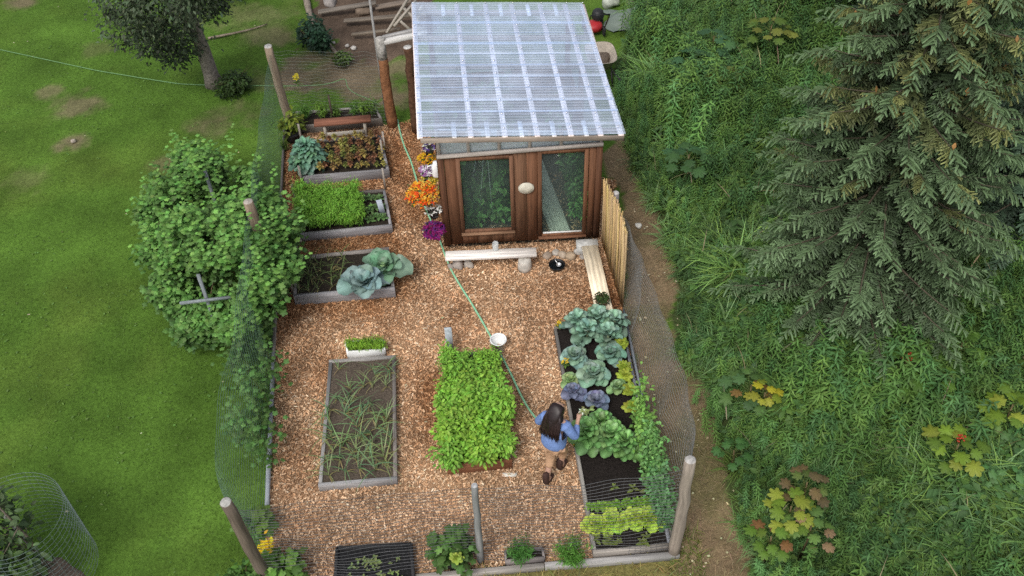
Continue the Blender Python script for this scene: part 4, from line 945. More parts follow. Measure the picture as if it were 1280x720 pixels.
# carrots bed B: feathery tops
def feathery(n, h, r, base, size=.055):
    b = B()
    for k in range(n):
        a = U(0, 6.3); rr = r*math.sqrt(U(0, 1)); e = np.array([math.cos(a)*rr, math.sin(a)*rr, h*U(.7, 1.1)]); m = 26; t = U(.35, 1, m)[:, None]
        b.tube([(0, 0, 0), e*.5+[0, 0, .05], e], [.004, .003, .002], (.1, .2, .04), 3, cap=False)
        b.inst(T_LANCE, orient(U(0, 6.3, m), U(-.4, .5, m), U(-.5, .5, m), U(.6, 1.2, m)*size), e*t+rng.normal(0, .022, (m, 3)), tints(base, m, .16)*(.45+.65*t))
    return b
fm = [feathery(20, .42, .14, (.20, .42, .05), .07).mesh('carrot_plant') for _ in range(3)]
for me in fm: me.materials.append(M['leaf'])
for r in range(4):
    for c in range(8):
        o = bpy.data.objects.new('carrot_plant', fm[rng.integers(3)]); C.objects.link(o); o.location = atB(.05+c*.088+U(-.02, .02), .12+r*.25+U(-.05, .05)); o.rotation_euler = (0, 0, U(0, 6.3)); k = U(.8, 1.15); o.scale = (k, k, k)
        tag(o, 'feathery bright green carrot tops', 'carrot plant', 'carrot plants in the second grey bed')
def rosette(n, L, base, T=T_CAB, z0=.0, up0=1.25, up1=.15, var=.08, wid=1.0, stem=None):
    b = B(); k = np.arange(n); f = k/(n-1)
    pitch = up1+(up0-up1)*f+rng.normal(0, .08, n); ln = L*(1-.55*f)*U(.85, 1.12, n)
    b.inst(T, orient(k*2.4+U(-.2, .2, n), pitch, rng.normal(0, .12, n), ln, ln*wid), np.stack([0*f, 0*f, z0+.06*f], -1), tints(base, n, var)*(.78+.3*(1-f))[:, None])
    if stem: b.tube([(0, 0, 0), (0, 0, z0+.06)], .02, stem, 8)
    return b
def place(b, name, loc, label, cat, m='waxy', group=None, sc=1, rz=0):
    me = b.mesh(name) if isinstance(b, B) else b
    if not me.materials: me.materials.append(M[m]); me.polygons.foreach_set('use_smooth', np.ones(len(me.polygons), bool))
    o = bpy.data.objects.new(name, me); C.objects.link(o); o.location = loc; o.rotation_euler = (0, 0, rz); o.scale = (sc, sc, sc); tag(o, label, cat, group); return o
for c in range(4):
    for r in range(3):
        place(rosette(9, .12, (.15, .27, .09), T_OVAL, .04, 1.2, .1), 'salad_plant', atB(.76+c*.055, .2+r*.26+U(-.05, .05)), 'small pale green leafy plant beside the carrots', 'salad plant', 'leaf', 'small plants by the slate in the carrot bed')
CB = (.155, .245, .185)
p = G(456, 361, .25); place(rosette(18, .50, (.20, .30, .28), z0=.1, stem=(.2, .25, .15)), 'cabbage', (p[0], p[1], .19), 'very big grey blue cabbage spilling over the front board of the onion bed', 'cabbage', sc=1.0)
p = G(481, 339, .25); cbo = place(rosette(17, .45, (.16, .29, .18), z0=.08), 'cabbage', (p[0], p[1], .19), 'big green cabbage behind the grey blue one in the onion bed', 'cabbage')
b = B(); b.blob((0, 0, .16), .085, (.28, .44, .18), 8, .04); hd = bpy.data.objects.new('head', b.mesh('head', smooth=True)); hd.data.materials.append(M['waxy']); C.objects.link(hd); hd.parent = cbo
# kale of bed A
def kale(n, h, L, base, T):
    b = B(); f = np.linspace(0, 1, n); a = np.arange(n)*2.4
    b.tube([(0, 0, 0), (0, 0, h*.6)], .02, (.2, .25, .15), 8)
    ln = L*(1-.4*f)*U(.85, 1.1, n); rj = L*.3*(1-f)**.6*U(.4, 1.1, n); P = np.stack([np.cos(a)*rj, np.sin(a)*rj, h*(.25+.6*f)], -1)
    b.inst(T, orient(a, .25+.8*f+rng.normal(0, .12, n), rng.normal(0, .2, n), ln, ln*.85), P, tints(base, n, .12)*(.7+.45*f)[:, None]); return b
T_KALE = leaf_t(6, 4, lambda t: .05+.28*math.sin(PI*min(1, t*.85+.08)), bend=1.6, cup=.45, wave=.6, mid=1.5, edge=.88, rise=.3)
p = G(385, 198, .35); place(kale(110, .62, .36, (.125, .25, .165), T_KALE), 'kale_plant', (p[0], p[1], .1), 'round blue green kale at the left end of the reddish yellow bed', 'kale')
# reddish yellow leaves of bed A
for r in range(5):
    for c in range(12):
        col = [(.34, .27, .08), (.25, .16, .06), (.36, .33, .09), (.24, .115, .06), (.2, .23, .06)][rng.integers(5)]
        b = rosette(20, .085, col, T_OVAL, .09, 1.3, -.3, .3)
        place(b, 'autumn_plant', atA(.24+c*.064+U(-.025, .025), .10+r*.19+U(-.05, .05), U(0, .08)), 'reddish yellow wilting leafy plant beside the round kale', 'leafy plant', 'leaf', 'wilting plants in the bed by the bench', U(.8, 1.25))
# planter D
for k in range(6):
    s = (.12, .34, .48, .72, .85, .93)[k]
    place(feathery(16, .3, .16, [(.09, .2, .03), (.13, .24, .03), (.1, .18, .03)][k % 3], .07), 'herb_plant', atD(s, .5), ['leafy green herb near the black pot end of the back planter', 'light green herb behind the low bench end', 'small green herb behind the middle of the low bench', 'bushy green herb right of the low bench', 'second bushy herb by the gate post end of the back planter', 'green herb touching the brown gate post'][k], 'herb', 'leaf', None, U(.8, 1.2))
b = B(); g = G(418, 160); b.bar(g+[0, 0, .1], g+[0, 0, .75], .035, .035, (.07, .05, .04), up=(0, 1, 0)); tag(b.build('stake', 'wood', loc=g), 'dark short stake standing in the back planter', 'stake')
# bed G
def pG(px, py, z_=.25): q_ = G(px, py, z_); return (q_[0], q_[1], .15)
for px, py, L, n, lab_ in [(722, 408, .34, 13, 'blue green collard at the left of the back row in the longest bed'), (748, 405, .36, 13, 'blue green collard in the middle of the back row by the bench'), (768, 408, .34, 12, 'blue green collard at the fence end of the back row'), (734, 420, .34, 12, 'blue green collard just ahead of the back row'), (760, 424, .30, 11, 'blue green collard between the back row and the fence cabbage')]:
    place(kale(n*2, .36, L*.72, (.20, .325, .24), T_CAB), 'collard', pG(px, py), lab_, 'collard', rz=U(0, 6))
for px, py, L, n, col, lab_ in [(719, 448, .33, 17, CB, 'round grey green cabbage nearest the mulch edge behind the big cabbage'), (764, 445, .34, 17, (.14, .235, .175), 'grey green cabbage close to the fence behind the big cabbage'), (742, 470, .40, 19, (.175, .27, .2), 'largest pale grey green cabbage at the centre of the longest bed'), (713, 477, .22, 14, (.2, .3, .12), 'small light green cabbage beside the purple one'),
                          (716, 491, .27, 14, (.135, .145, .225), 'purple grey red cabbage at the mulch edge of the longest bed'), (745, 503, .30, 13, (.145, .165, .235), 'purple grey red cabbage above the broad green collards'), (772, 486, .24, 12, (.16, .26, .11), 'small green cabbage beside the yellow plants'), (722, 432, .14, 9, CB, 'tiny cabbage seedling between the back row and round cabbage')]:
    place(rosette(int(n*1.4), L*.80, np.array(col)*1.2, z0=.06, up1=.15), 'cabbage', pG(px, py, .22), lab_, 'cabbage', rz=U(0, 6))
for px, py, L, lab_ in [(735, 540, .46, 'broad green leafy broccoli nearest the standing person'), (765, 545, .46, 'broad green leafy broccoli in the middle of its clump'), (752, 530, .42, 'broad green leafy broccoli at the back of its clump'), (782, 555, .40, 'broad green leafy broccoli nearest the pea vines')]:
    place(kale(46, .42, L*.58, (.15, .30, .095), T_CAB), 'broccoli_plant', pG(px, py, .4), lab_, 'broccoli', rz=U(0, 6))
for px, py, lab_ in [(777, 428, 'bright yellow leafy plant farthest back by the fence'), (780, 457, 'yellow green leafy plant second along the fence'), (781, 468, 'yellow leafy plant third along the fence'), (787, 486, 'yellow leafy plant beside the small green cabbage'), (790, 507, 'yellow flowered plant nearest the pea vines')]:
    place(rosette(15, .16, (.38, .46, .06), T_LOBE, .1, .9, .0, .15), 'yellow_plant', pG(px, py, .3), lab_, 'leafy plant', 'leaf', rz=U(0, 6))
for px, py, lab_ in [(699, 407, 'orange yellow marigold at the back corner of the longest bed'), (706, 455, 'orange yellow marigold beside the round cabbage'), (722, 557, 'yellow marigold below the broccoli at the mulch edge')]:
    b = rosette(10, .09, (.12, .22, .05), T_OVAL, .06); n = 26; d = rng.normal(size=(n, 3))*.022; b.inst(T_OVAL, orient(U(0, 6, n), U(-.1, .8, n), 0, .032), d+[0, 0, .16], tints((.75, .52, .04), n, .1)); place(b, 'marigold', pG(px, py, .25), lab_, 'flower', 'leaf')
for k in range(13):
    px, py = 736+k*6.7, 634-k*.75+U(-2, 2); place(rosette(13, .095, (.24, .44, .06), T_POT, .02, 1.2, .1, .12), 'salad_plant', pG(px, py, .2), 'small mid green salad plant in the thin row behind the lettuces', 'salad plant', 'leaf', 'thin green salad row in the longest bed', U(.8, 1.2), U(0, 6))
T_LET = leaf_t(5, 4, lambda t: .1+.30*math.sin(PI*min(1, t*.7+.05)), bend=1.0, cup=.3, wave=.7, mid=1.1, rise=.4)
for k in range(14):
    px, py = 739+k*6.4, 657-k*.75+U(-3, 3); place(rosette(18, .17, (.56, .74, .11), T_LET, .02, 1.25, .2, .1), 'lettuce', pG(px, py, .2), 'pale yellow green lettuce in the bright front row', 'lettuce', 'leaf', 'bright lettuce row in the longest bed', U(.85, 1.25), U(0, 6))
for k in range(16):
    px, py = rng.choice([U(740, 790), U(745, 825)]), rng.choice([U(610, 618), U(668, 682)]); place(rosette(5, .07, (.2, .25, .06), T_OVAL, .01, .9, .2), 'seedling', pG(px, py, .16), 'tiny green seedling in bare dark soil near the front fence', 'seedling', 'leaf', 'seedlings in the longest bed', U(.7, 1.5), U(0, 6))
for k in range(34):
    g_ = (P4[0]*(1-(s:=U(.15, .95)))+P4[1]*s)*(1-(t:=U(.05, .72)))+(P4[3]*(1-s)+P4[2]*s)*t; place(rosette(5, .06, (.26, .33, .12), T_OVAL, .01, .8, .1), 'seedling', (g_[0], g_[1], .10), 'tiny pale green sprout in the black seedling frame', 'seedling', 'leaf', 'sprouts in the black frame', U(.6, 1.4), U(0, 6))
# pea vines on the right net
def peavine(px0, py0, px1, py1, hz, n, lab_, base=(.10, .24, .07)):
    a, c_ = G(px0, py0), G(px1, py1); root = thing('pea_vine', lab_, 'pea vine', (a+c_)/2, 'pea vines on the right fence'); b = B(); bs = B()
    for k in range(n):
        s_ = a+(c_-a)*U(0, 1); e = s_+np.array([U(-.12, .12), U(-.1, .1), hz*U(.35, 1.0)]); bs.tube([s_, (s_+e)/2+rng.normal(0, .04, 3), e], [.005, .004, .002], (.1, .2, .07), 3, cap=False); m = 34; t = U(.1, 1, m)[:, None]
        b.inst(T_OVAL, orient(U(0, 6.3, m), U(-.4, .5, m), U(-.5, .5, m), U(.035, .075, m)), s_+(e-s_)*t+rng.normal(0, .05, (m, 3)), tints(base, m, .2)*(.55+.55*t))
    bs.build('stems', 'leaf', root); b.build('leaves', 'leaf', root)
peavine(797, 530, 806, 580, 1.15, 40, 'light green pea vine farthest back, beside the broccoli', (.23, .43, .09))
peavine(806, 580, 818, 625, 1.15, 34, 'mid green pea vine in the middle of the right fence', (.18, .37, .11))
peavine(816, 622, 828, 668, 1.15, 34, 'dark green pea vine nearest the corner post', (.145, .31, .12))
# plants by the front fence
def potbush(px, py, potr, h, T, n, base, size, r, lab_, potcol=(.03, .03, .03), name='potted_plant'):
    g_ = G(px, py); root = thing(name, lab_, 'potted plant', g_); b = B(); b.lathe(g_, [(0, 0), (potr*.8, 0), (potr, .2), (potr*1.05, .21), (potr*.92, .21), (potr*.88, .17), (0, .17)], potcol, 18); b.build('pot', 'rough', root, True)
    b = B(); leafy(b, [(g_+[0, 0, .2+h*.45], r, h*.5), (g_+[r*.4, r*.2, .2+h*.3], r*.6, h*.35), (g_+[-r*.4, r*.2, .2+h*.35], r*.6, h*.35)], n, T, size, base, .4, .22); b.build('leaves', 'leaf', root)
potbush(570, 703, .17, .32, T_LOBE, 330, (.10, .20, .05), .10, .26, 'bushy potted plant left of the thin stake by the bottom fence')
g = G(570, 700, .4); place(rosette(16, .11, (.36, .48, .08), T_LOBE, .02, 1.2, .0), 'lettuce', g, 'pale yellow green lettuce in the middle of the bushy potted plant', 'lettuce', 'leaf')
pb = thing('planter_box', 'small wooden planter box of parsley right of the thin stake', 'planter', G(655, 703)); b = B(); q4 = [G(633, 708), G(680, 704), G(678, 692), G(632, 696)]
for p0, p1 in zip(q4, q4[1:]+q4[:1]): b.bar(p0, p1, .03, .16, (.24, .21, .2))
b.build('box', 'wood', pb); b = B(); b.add(np.array([p+[0, 0, .12] for p in q4]), np.array([(0, 1, 2, 3)]), (.03, .025, .02)); b.build('soil', 'soil', pb)
place(feathery(34, .24, .2, (.07, .20, .035), .06), 'parsley_plant', G(652, 702)+[0, 0, .1], 'dark green parsley clump filling the small wooden planter box', 'parsley', 'leaf')
place(feathery(44, .36, .24, (.10, .25, .035), .065), 'fennel_plant', G(716, 703), 'feathery green clump at the front corner of the longest bed', 'herb', 'leaf')
# bottom left corner plants
potbush(352, 728, .2, .25, T_LOBE, 200, (.13, .25, .05), .13, .25, 'potted squash with broad green leaves by the bottom left log post')
place(rosette(14, .34, (.12, .22, .05), T_BIGLOBE, .25, .9, -.1, .2), 'squash_plant', G(322, 668), 'lanky green squash leaves leaning against the left net', 'squash', 'leaf')
b = rosette(14, .16, (.3, .36, .06), T_LOBE, .3, 1.0, .0, .2); n = 60; b.inst(T_OVAL, orient(U(0, 6, n), U(0, 1, n), 0, .07), rng.normal(0, .05, (n, 3))+[.06, .02, .38], tints((.85, .62, .02), n, .08)); place(b, 'squash_plant', G(334, 706), 'squash plant with bright yellow flowers beside the bottom left post', 'squash', 'leaf')
bush(312, 742, .3, .45, 700, (.075, .17, .03), .08, 'fresh green weed bush outside the bottom left post')
# back left pot
potbush(368, 176, .16, .5, T_OVAL, 240, (.20, .27, .03), .10, .22, 'black pot with yellow green plant by the top left log post')
g = G(357, 190); place(feathery(10, .3, .15, (.1, .17, .03), .06), 'weed', g, 'straggly weed at the net below the black pot', 'weed', 'leaf')
g = G(375, 118); place(rosette(8, .14, (.12, .2, .03), T_OVAL, .25, 1, .1), 'squash_plant', g, 'low green plant with one yellow bloom outside the back fence', 'plant', 'leaf')
b = B(); n = 14; b.inst(T_OVAL, orient(U(0, 6, n), U(.2, 1, n), 0, .08), np.array([[0, 0, .4]]*n)+rng.normal(0, .02, (n, 3)), tints((.8, .65, .03), n, .1)); place(b, 'yellow_flower', g, 'single yellow bloom outside the back fence', 'flower', 'leaf')
# grass tuft left of bed F front, tulips of grass near fences
b = B(); n = 60; b.inst(T_BLADE4[1], orient(U(0, 6.3, n), U(.5, 1.3, n), 0, U(.15, .28, n), U(.1, .2, n)), rng.normal(0, .03, (n, 3))*[1, 1, 0], tints((.10, .17, .06), n, .2)); place(b, 'chive_clump', G(563, 578), 'grassy chive clump at the front left corner of the bushy bed', 'chives', 'leaf')
# white planter of lettuce
wp = thing('planter_box', 'white rectangular planter of bright salad behind the garlic bed', 'planter', G(458, 446)); q4 = [G(436.5, 450), G(482, 447), G(480, 435), G(435, 438)]; b = B()
for p0, p1 in zip(q4, q4[1:]+q4[:1]): b.bar(p0, p1, .035, .2, (.82, .82, .80))
b.build('box', 'plain', wp); b = B(); b.add(np.array([p+[0, 0, .15] for p in q4]), np.array([(0, 1, 2, 3)]), (.03, .025, .02)); b.build('soil', 'soil', wp)
for k in range(5): g = G(442+k*8.6, 442.5); place(feathery(16, .16, .1, (.21, .38, .035), .06), 'salad_plant', (g[0], g[1], .15), 'bright yellow green salad leaves in the white planter', 'salad plant', 'leaf', 'salad in the white planter')
# bucket
g = G(623.5, 437); bk = thing('bucket', 'white plastic bucket on the mulch beside the green hose', 'bucket', g); b = B(); b.lathe(g, [(0, .0), (.10, 0), (.12, .23), (.13, .23), (.13, .245), (.116, .245), (.112, .22), (.095, .02), (0, .018)], (.84, .84, .83), 26); b.build('body', 'plain', bk, True)
b = B(); a = np.linspace(0, PI, 14); b.tube(np.stack([g[0]+.13*np.cos(a), g[1]-.13*np.sin(a)*.7, g[2]+.23-.06*np.sin(a)], -1), .003, (.6, .6, .6), 5); b.build('handle', 'metal', bk)

# =================================================================== BENCH AT THE BACK
bn = thing('bench', 'low bench with a reddish brown seat at the back of the garden', 'bench', G(430, 168)); zs = .40
p0, p1 = G(393, 155.5, zs), G(463.5, 149.5, zs); b = B(); b.bar(p0, p1, .20, .05, (.22, .095, .06)); b.build('seat', 'wood', bn)
d_ = nrm(p1-p0); n_ = np.array([-d_[1], d_[0], 0])
for t in (.17, .88):
    for s in (-1, 1):
        c_ = p0+(p1-p0)*t+n_*s*.07; b = B(); b.bar(up(c_, 0), up(c_, zs-.002), .05, .05, (.36, .32, .27), up=(0, 1, 0)); b.build('leg', 'wood', bn)
b = B(); q0, q1 = p0+(p1-p0)*.20-n_*.07, p0+(p1-p0)*.86-n_*.07; b.bar(up(q0, .14), up(q1, .14), .03, .09, (.46, .42, .36)); b.build('stretcher', 'wood', bn)

# =================================================================== HOSES
HG = (.27, .58, .36)
def hose(pts, r, col, label, name='garden_hose'):
    P = smooth_path(pts, 140); b = B(); b.tube(P, r, col, 8); tag(b.build(name, 'hose', smooth=True, loc=P[0]), label, 'hose')
hose([G(497, 150, .03), G(500, 165, .03), G(505, 182, .03), G(514, 202, .03), G(520, 222, .03), G(526, 245, .03), G(536, 270, .03), G(548, 295, .03), G(556, 318, .03), G(564, 338, .03), G(576, 358, .03), G(590, 380, .03), G(603, 402, .03), G(613, 420, .03), G(628, 447, .03), G(640, 470, .03), G(650, 492, .05), G(659, 508, .25), G(667, 519, .6), G(674, 527, .86)], .017, HG, 'green garden hose snaking down the mulch to the standing person')
hose([G(-90, 48, .02), G(0, 62, .02), G(60, 75, .02), G(120, 88, .02), G(180, 98, .02), G(225, 105, .02), G(262, 106.5, .03), G(300, 107, .03), G(335, 107, .05), G(370, 107.5, .2), G(405, 106, .3), G(420, 102, .42), G(431, 97, .5), G(434, 96, .5), G(432, 103, .45), G(434, 111, .4), G(445, 118, .3), G(460, 123, .2), G(476, 132, .15)], .009, (.14, .27, .11), 'long thin green hose running from the lawn past the apple trunk to the back fence')

# =================================================================== YARD CLUTTER BEHIND
# wire cage with young tree
cb = G(62, 712); cb[2] = 0; cg = thing('wire_cage', 'round wire cage guarding a young tree on the lawn at bottom left', 'wire cage', cb); b = B(); a = np.linspace(0, 2*PI, 33); R0 = .62; Hc = 1.32
for z_ in np.linspace(.02, Hc, 17): b.tube(np.stack([cb[0]+R0*np.cos(a), cb[1]+R0*np.sin(a), 0*a+z_+.01*np.sin(3*a)], -1),   .0026, (.17, .22, .22), 4, cap=False)
for k in range(36): t = 2*PI*k/36; b.tube([(cb[0]+R0*math.cos(t), cb[1]+R0*math.sin(t), 0), (cb[0]+R0*math.cos(t), cb[1]+R0*math.sin(t), Hc)], .002, (.3, .36, .36), 3, cap=False)
b.build('mesh', 'wire', cg)
yt = thing('young_tree', 'leafy young tree growing inside the round wire cage', 'tree', cb); b = B(); b.tube([cb, cb+[.02, 0, .8], cb+[-.15, .1, 1.5], cb+[-.3, .1, 2.0]], [.022, .018, .012, .005], (.17, .14, .11), 6)
for k in range(8): e = cb+[U(-.7, .2), U(-.5, .4), U(.8, 1.8)]; b.tube([cb+[0, 0, U(.4, 1.1)], e], [.009, .003], (.17, .14, .11), 5)
b.build('trunk', 'bark', yt); b = B(); leafy(b, [(cb+[-.35, .1, 1.0], .42, .4), (cb+[-.65, .05, 1.2], .4, .4), (cb+[-.1, -.3, .6], .35, .3), (cb+[-.55, -.4, .7], .4, .35), (cb+[-.8, .3, 1.5], .3, .3)], 1300, leaf_t(3, 2, lance(.25), bend=.6, cup=.2, mid=1.15), .11, (.095, .155, .06), .4, .25, .5); b.build('crown', 'leaf', yt)
b = B(); g = cb+[-.1, .1, 0]; b.bar(g, g+[-.1, .05, 1.1], .04, .02, (.45, .45, .43), up=(0, 1, 0)); tag(b.build('stake', 'wood', loc=g), 'grey stake leaning inside the round wire cage', 'stake')
b = B(); b.blob(cb+[.1, -.25, -.06], .42, (.17, .13, .1), 12, .15, .25); o = b.build('soil_mound', 'soil', smooth=True, loc=cb); tag(o, 'bare brown soil ring under the caged young tree', 'soil')
# fallen branch along the bank
P = smooth_path([G(381, -12, .06), G(385, 10, .06), G(390, 28, .07), G(402, 46, .06), G(415, 60, .05), G(424, 70, .03)], 20); b = B(); b.tube(P, np.linspace(.09, .03, 20), (.24, .20, .16), 8, wob=.2); tag(b.build('fallen_branch', 'bark', loc=P[0]), 'long weathered branch edging the dug earth bank', 'branch')
P = smooth_path([G(260, 48, .03), G(285, 43, .04), G(310, 38, .03), G(334, 30, .02)], 12); b = B(); b.tube(P, np.linspace(.03, .012, 12), (.26, .21, .16), 6, wob=.2); tag(b.build('fallen_branch', 'bark', loc=P[0]), 'thin dry stick on the grass right of the apple trunk', 'branch')
for px, py, r, c_, lb in [(413, 6, .17, (.30, .27, .25), 'large pale boulder on the dug earth bank'), (442, 61, .06, (.5, .47, .43), 'small whitish stone below the earth bank'), (434, 58, .05, (.42, .39, .36), 'small grey stone left of the whitish one below the bank'), (412, 49, .06, (.35, .32, .3), 'grey stone beside the end of the weathered branch'), (417, 54, .045, (.44, .41, .38), 'lighter pebble by the end of the weathered branch'), (455, 15, .2, (.2, .15, .11), 'brown clod at the middle of the earth bank'), (92, 177, .05, (.35, .3, .25), 'stone in the bare lawn patch'), (798, 283, .06, (.62, .6, .55), 'white stone on the dirt path beside the greenhouse')]:
    g = G(px, py); b = B(); b.blob(g+[0, 0, r*.3], r, c_, 9, .18, .75); tag(b.build('stone', 'stone', smooth=True, loc=g), lb, 'stone')
for (a_, c_, th_, cl_, lb_) in [((398, 16), (470, 4), .16, (.20, .17, .14), 'long grey board lying across the left of the earth bank'), ((430, 27), (512, 20), .14, (.17, .14, .11), 'dark board lying across the middle of the earth bank'), ((470, 10), (514, 2), .18, (.24, .19, .15), 'brown board at the top of the earth bank by the leaning frame'), ((440, 44), (500, 37), .10, (.21, .17, .13), 'narrow board at the foot of the earth bank')]:
    p0, p1 = G(*a_, .1), G(*c_, .22); b = B(); b.bar(p0, p1, th_, .035, cl_); tag(b.build('board', 'wood', loc=(p0+p1)/2), lb_, 'board')
# leaning wooden frame by roof corner
lf = thing('wooden_frame', 'weathered wooden frame leaning beside the greenhouse roof corner', 'wooden frame', G(500, 60)); FRC = (.36, .32, .27)
for (a_, c_) in (((484, 42, .3), (515, -8, .9)), ((493, 34, .8), (520, 2, 1.0)), ((500, 28, .9), (518, 44, .5)), ((505, 12, .9), (524, 30, .8)), ((520, 42, .4), (528, 8, 1.0))):
    b = B(); b.bar(G(*a_), G(*c_), .05, .05, FRC); b.build('bar', 'wood', lf)
# wheelbarrow
w0 = G(757, 92); wb = thing('wheelbarrow', 'wheelbarrow with a dusty tan tray parked behind the greenhouse', 'wheelbarrow', w0)
tr = G(751, 66, .6); b = B(); segs = 24; a = np.arange(segs)/segs*2*PI; se = lambda t, p: np.sign(t)*np.abs(t)**p
prof = [(.0, .0, -.22), (.2, .30, -.22), (.30, .40, .0), (.315, .415, .005), (.30, .40, .01), (.19, .29, -.205), (0, 0, -.205)]
V_ = np.array([[tr[0]+rx*se(math.cos(t), .6), tr[1]+ry*se(math.sin(t), .6), tr[2]+dz] for rx, ry, dz in prof for t in a]); n = len(prof); ii, jj = np.meshgrid(np.arange(n-1), np.arange(segs), indexing='ij'); j2 = (jj+1) % segs
b.add(V_, np.stack([ii*segs+jj, ii*segs+j2, (ii+1)*segs+j2, (ii+1)*segs+jj], -1).reshape(-1, 4), (.42, .36, .29)); b.build('tray', 'rough', wb, True)
b = B(); b.blob(tr+[0, .05, -.14], .22, (.17, .13, .1), 9, .2, .35); b.build('load', 'soil', wb, True)
for s in (-1, 1):
    b = B(); b.tube([tr+[s*.12, .55, -.3], tr+[s*.2, -.3, -.26], tr+[s*.26, -.85, -.12]], .02, (.03, .03, .03), 8); b.build('handle', 'plain', wb)
    b = B(); b.tube([tr+[s*.18, -.3, -.26], up(tr+[s*.2, -.42, 0], .0)], .017, (.03, .03, .03), 8); b.build('leg', 'plain', wb)
b = B(); a = np.linspace(0, 2*PI, 25); b.tube(np.stack([0*a+tr[0], tr[1]+.58+.15*np.cos(a), .19+.15*np.sin(a)], -1), .045, (.02, .02, .02), 8, cap=False); b.build('wheel', 'rough', wb, True)
# red and black mower
m0 = G(742, 40); mo = thing('lawn_mower', 'red and black lawn mower half hidden behind the greenhouse roof', 'mower', m0); b = B(); b.lathe(m0+[0, 0, .1], [(0, .15), (.12, .14), (.18, .1), (.2, 0), (.18, 0)], (.40, .025, .03), 20); b.build('deck', 'plain', mo, True)
b = B(); b.lathe(m0+[.1, .12, .28], [(0, .2), (.08, .19), (.12, .15), (.14, .05), (.13, 0)], (.02, .02, .022), 18); b.build('engine', 'plain', mo, True)
for sx in (-1, 1):
    for sy in (-1, 1):
        b = B(); a = np.linspace(0, 2*PI, 17); b.tube(np.stack([0*a+m0[0]+sx*.2, m0[1]+sy*.18+.08*np.cos(a), .11+.08*np.sin(a)], -1), .03, (.02, .02, .02), 6, cap=False); b.build('wheel', 'rough', mo, True)
b = B(); b.tube([m0+[-.2, -.25, .25], m0+[-.2, -.75, .85], m0+[.2, -.75, .85], m0+[.2, -.25, .25]], .014, (.05, .05, .05), 6); b.build('handle', 'metal', mo)
# tarp over a pile, rocks
g = G(800, 26); xs_, ys_ = np.meshgrid(np.linspace(-.75, .75, 30), np.linspace(-.45, .45, 20)); hh = .42*np.exp(-(xs_/.5)**2-(ys_/.28)**2)+.12*fbm(xs_.ravel()+5, ys_.ravel(), .3, 2).reshape(xs_.shape)-.03
b = B(); ii, jj = np.meshgrid(np.arange(19), np.arange(29), indexing='ij'); b.add(np.stack([g[0]+xs_+.1*np.sin(ys_*9), g[1]+ys_+.06*np.sin(xs_*8), hh], -1).reshape(-1, 3), np.stack([ii*30+jj, ii*30+jj+1, (ii+1)*30+jj+1, (ii+1)*30+jj], -1).reshape(-1, 4), (.16, .20, .17)); tag(b.build('tarp', 'plain', smooth=True, loc=g), 'grey green tarp draped over a heap beyond the greenhouse', 'tarp')
for px, py, r, c_, lb in [(763, 6, .22, (.42, .45, .38), 'big pale green grey rock nearest the mower'), (790, 3, .15, (.5, .42, .4), 'pinkish rock on the rubble heap'), (798, 10, .14, (.46, .38, .34), 'tan rock on the rubble heap under the white one'), (806, 3, .15, (.62, .62, .6), 'whitest rock on the rubble heap'), (816, -2, .16, (.5, .47, .45), 'grey rock at the back of the rubble heap'), (800, 16, .07, (.6, .58, .54), 'small white rock below the rubble heap'), (827, 8, .13, (.3, .28, .26), 'dark rock at the right of the rubble heap'), (818, 24, .16, (.16, .15, .15), 'dark grey rock beside the tarp')]:
    g = G(px, py); b = B(); b.blob(g+[0, 0, r*.5], r, c_, 9, .2, .8); tag(b.build('rock', 'stone', smooth=True, loc=g), lb, 'rock', 'rocks beyond the greenhouse')

# =================================================================== PERSON
fL, fR = G(684, 604), G(701, 586); base = (fL+fR)/2; ang = math.radians(38); Fd = np.array([math.sin(ang), math.cos(ang), 0]); Rd = np.array([math.cos(ang), -math.sin(ang), 0])
def loc2(p): d = p-base; return float(d@Rd), float(d@Fd)
def Lc(r, f, z_): return base+Rd*r+Fd*f+np.array([0, 0, z_*.955])
pe = thing('person', 'long dark haired person in blue jumper and tan rolled trousers standing by the longest bed', 'person', base)
def skin(name, V_, E_, R_, m, col, root=0, sub=2):
    me = bpy.data.meshes.new(name); me.from_pydata([tuple(Lc(*v)-base) for v in V_], E_, []); o = bpy.data.objects.new(name, me); C.objects.link(o)
    s = o.modifiers.new('s', 'SKIN'); s.use_smooth_shade = True
    for k, r in enumerate(R_):
        me.skin_vertices[0].data[k].radius = (r, r) if np.isscalar(r) else r
        me.skin_vertices[0].data[k].use_root = (k == root)
    sd = o.modifiers.new('d', 'SUBSURF'); sd.levels = sub; sd.render_levels = sub
    dg = bpy.context.evaluated_depsgraph_get(); ev = o.evaluated_get(dg); m2 = bpy.data.meshes.new_from_object(ev)
    bpy.data.objects.remove(o); m2.name = name
    nv = len(m2.vertices); a = m2.attributes.new('tint', 'FLOAT_COLOR', 'POINT'); a.data.foreach_set('color', np.tile([*col, 1], nv).astype(np.float32))
    m2.materials.clear(); m2.materials.append(M[m]); o = bpy.data.objects.new(name, m2); C.objects.link(o); o.parent = pe; o['_o'] = [float(t) for t in base]; return o
lr, lf_ = loc2(fL); rr_, rf_ = loc2(fR)
SK = (.50, .30, .22)
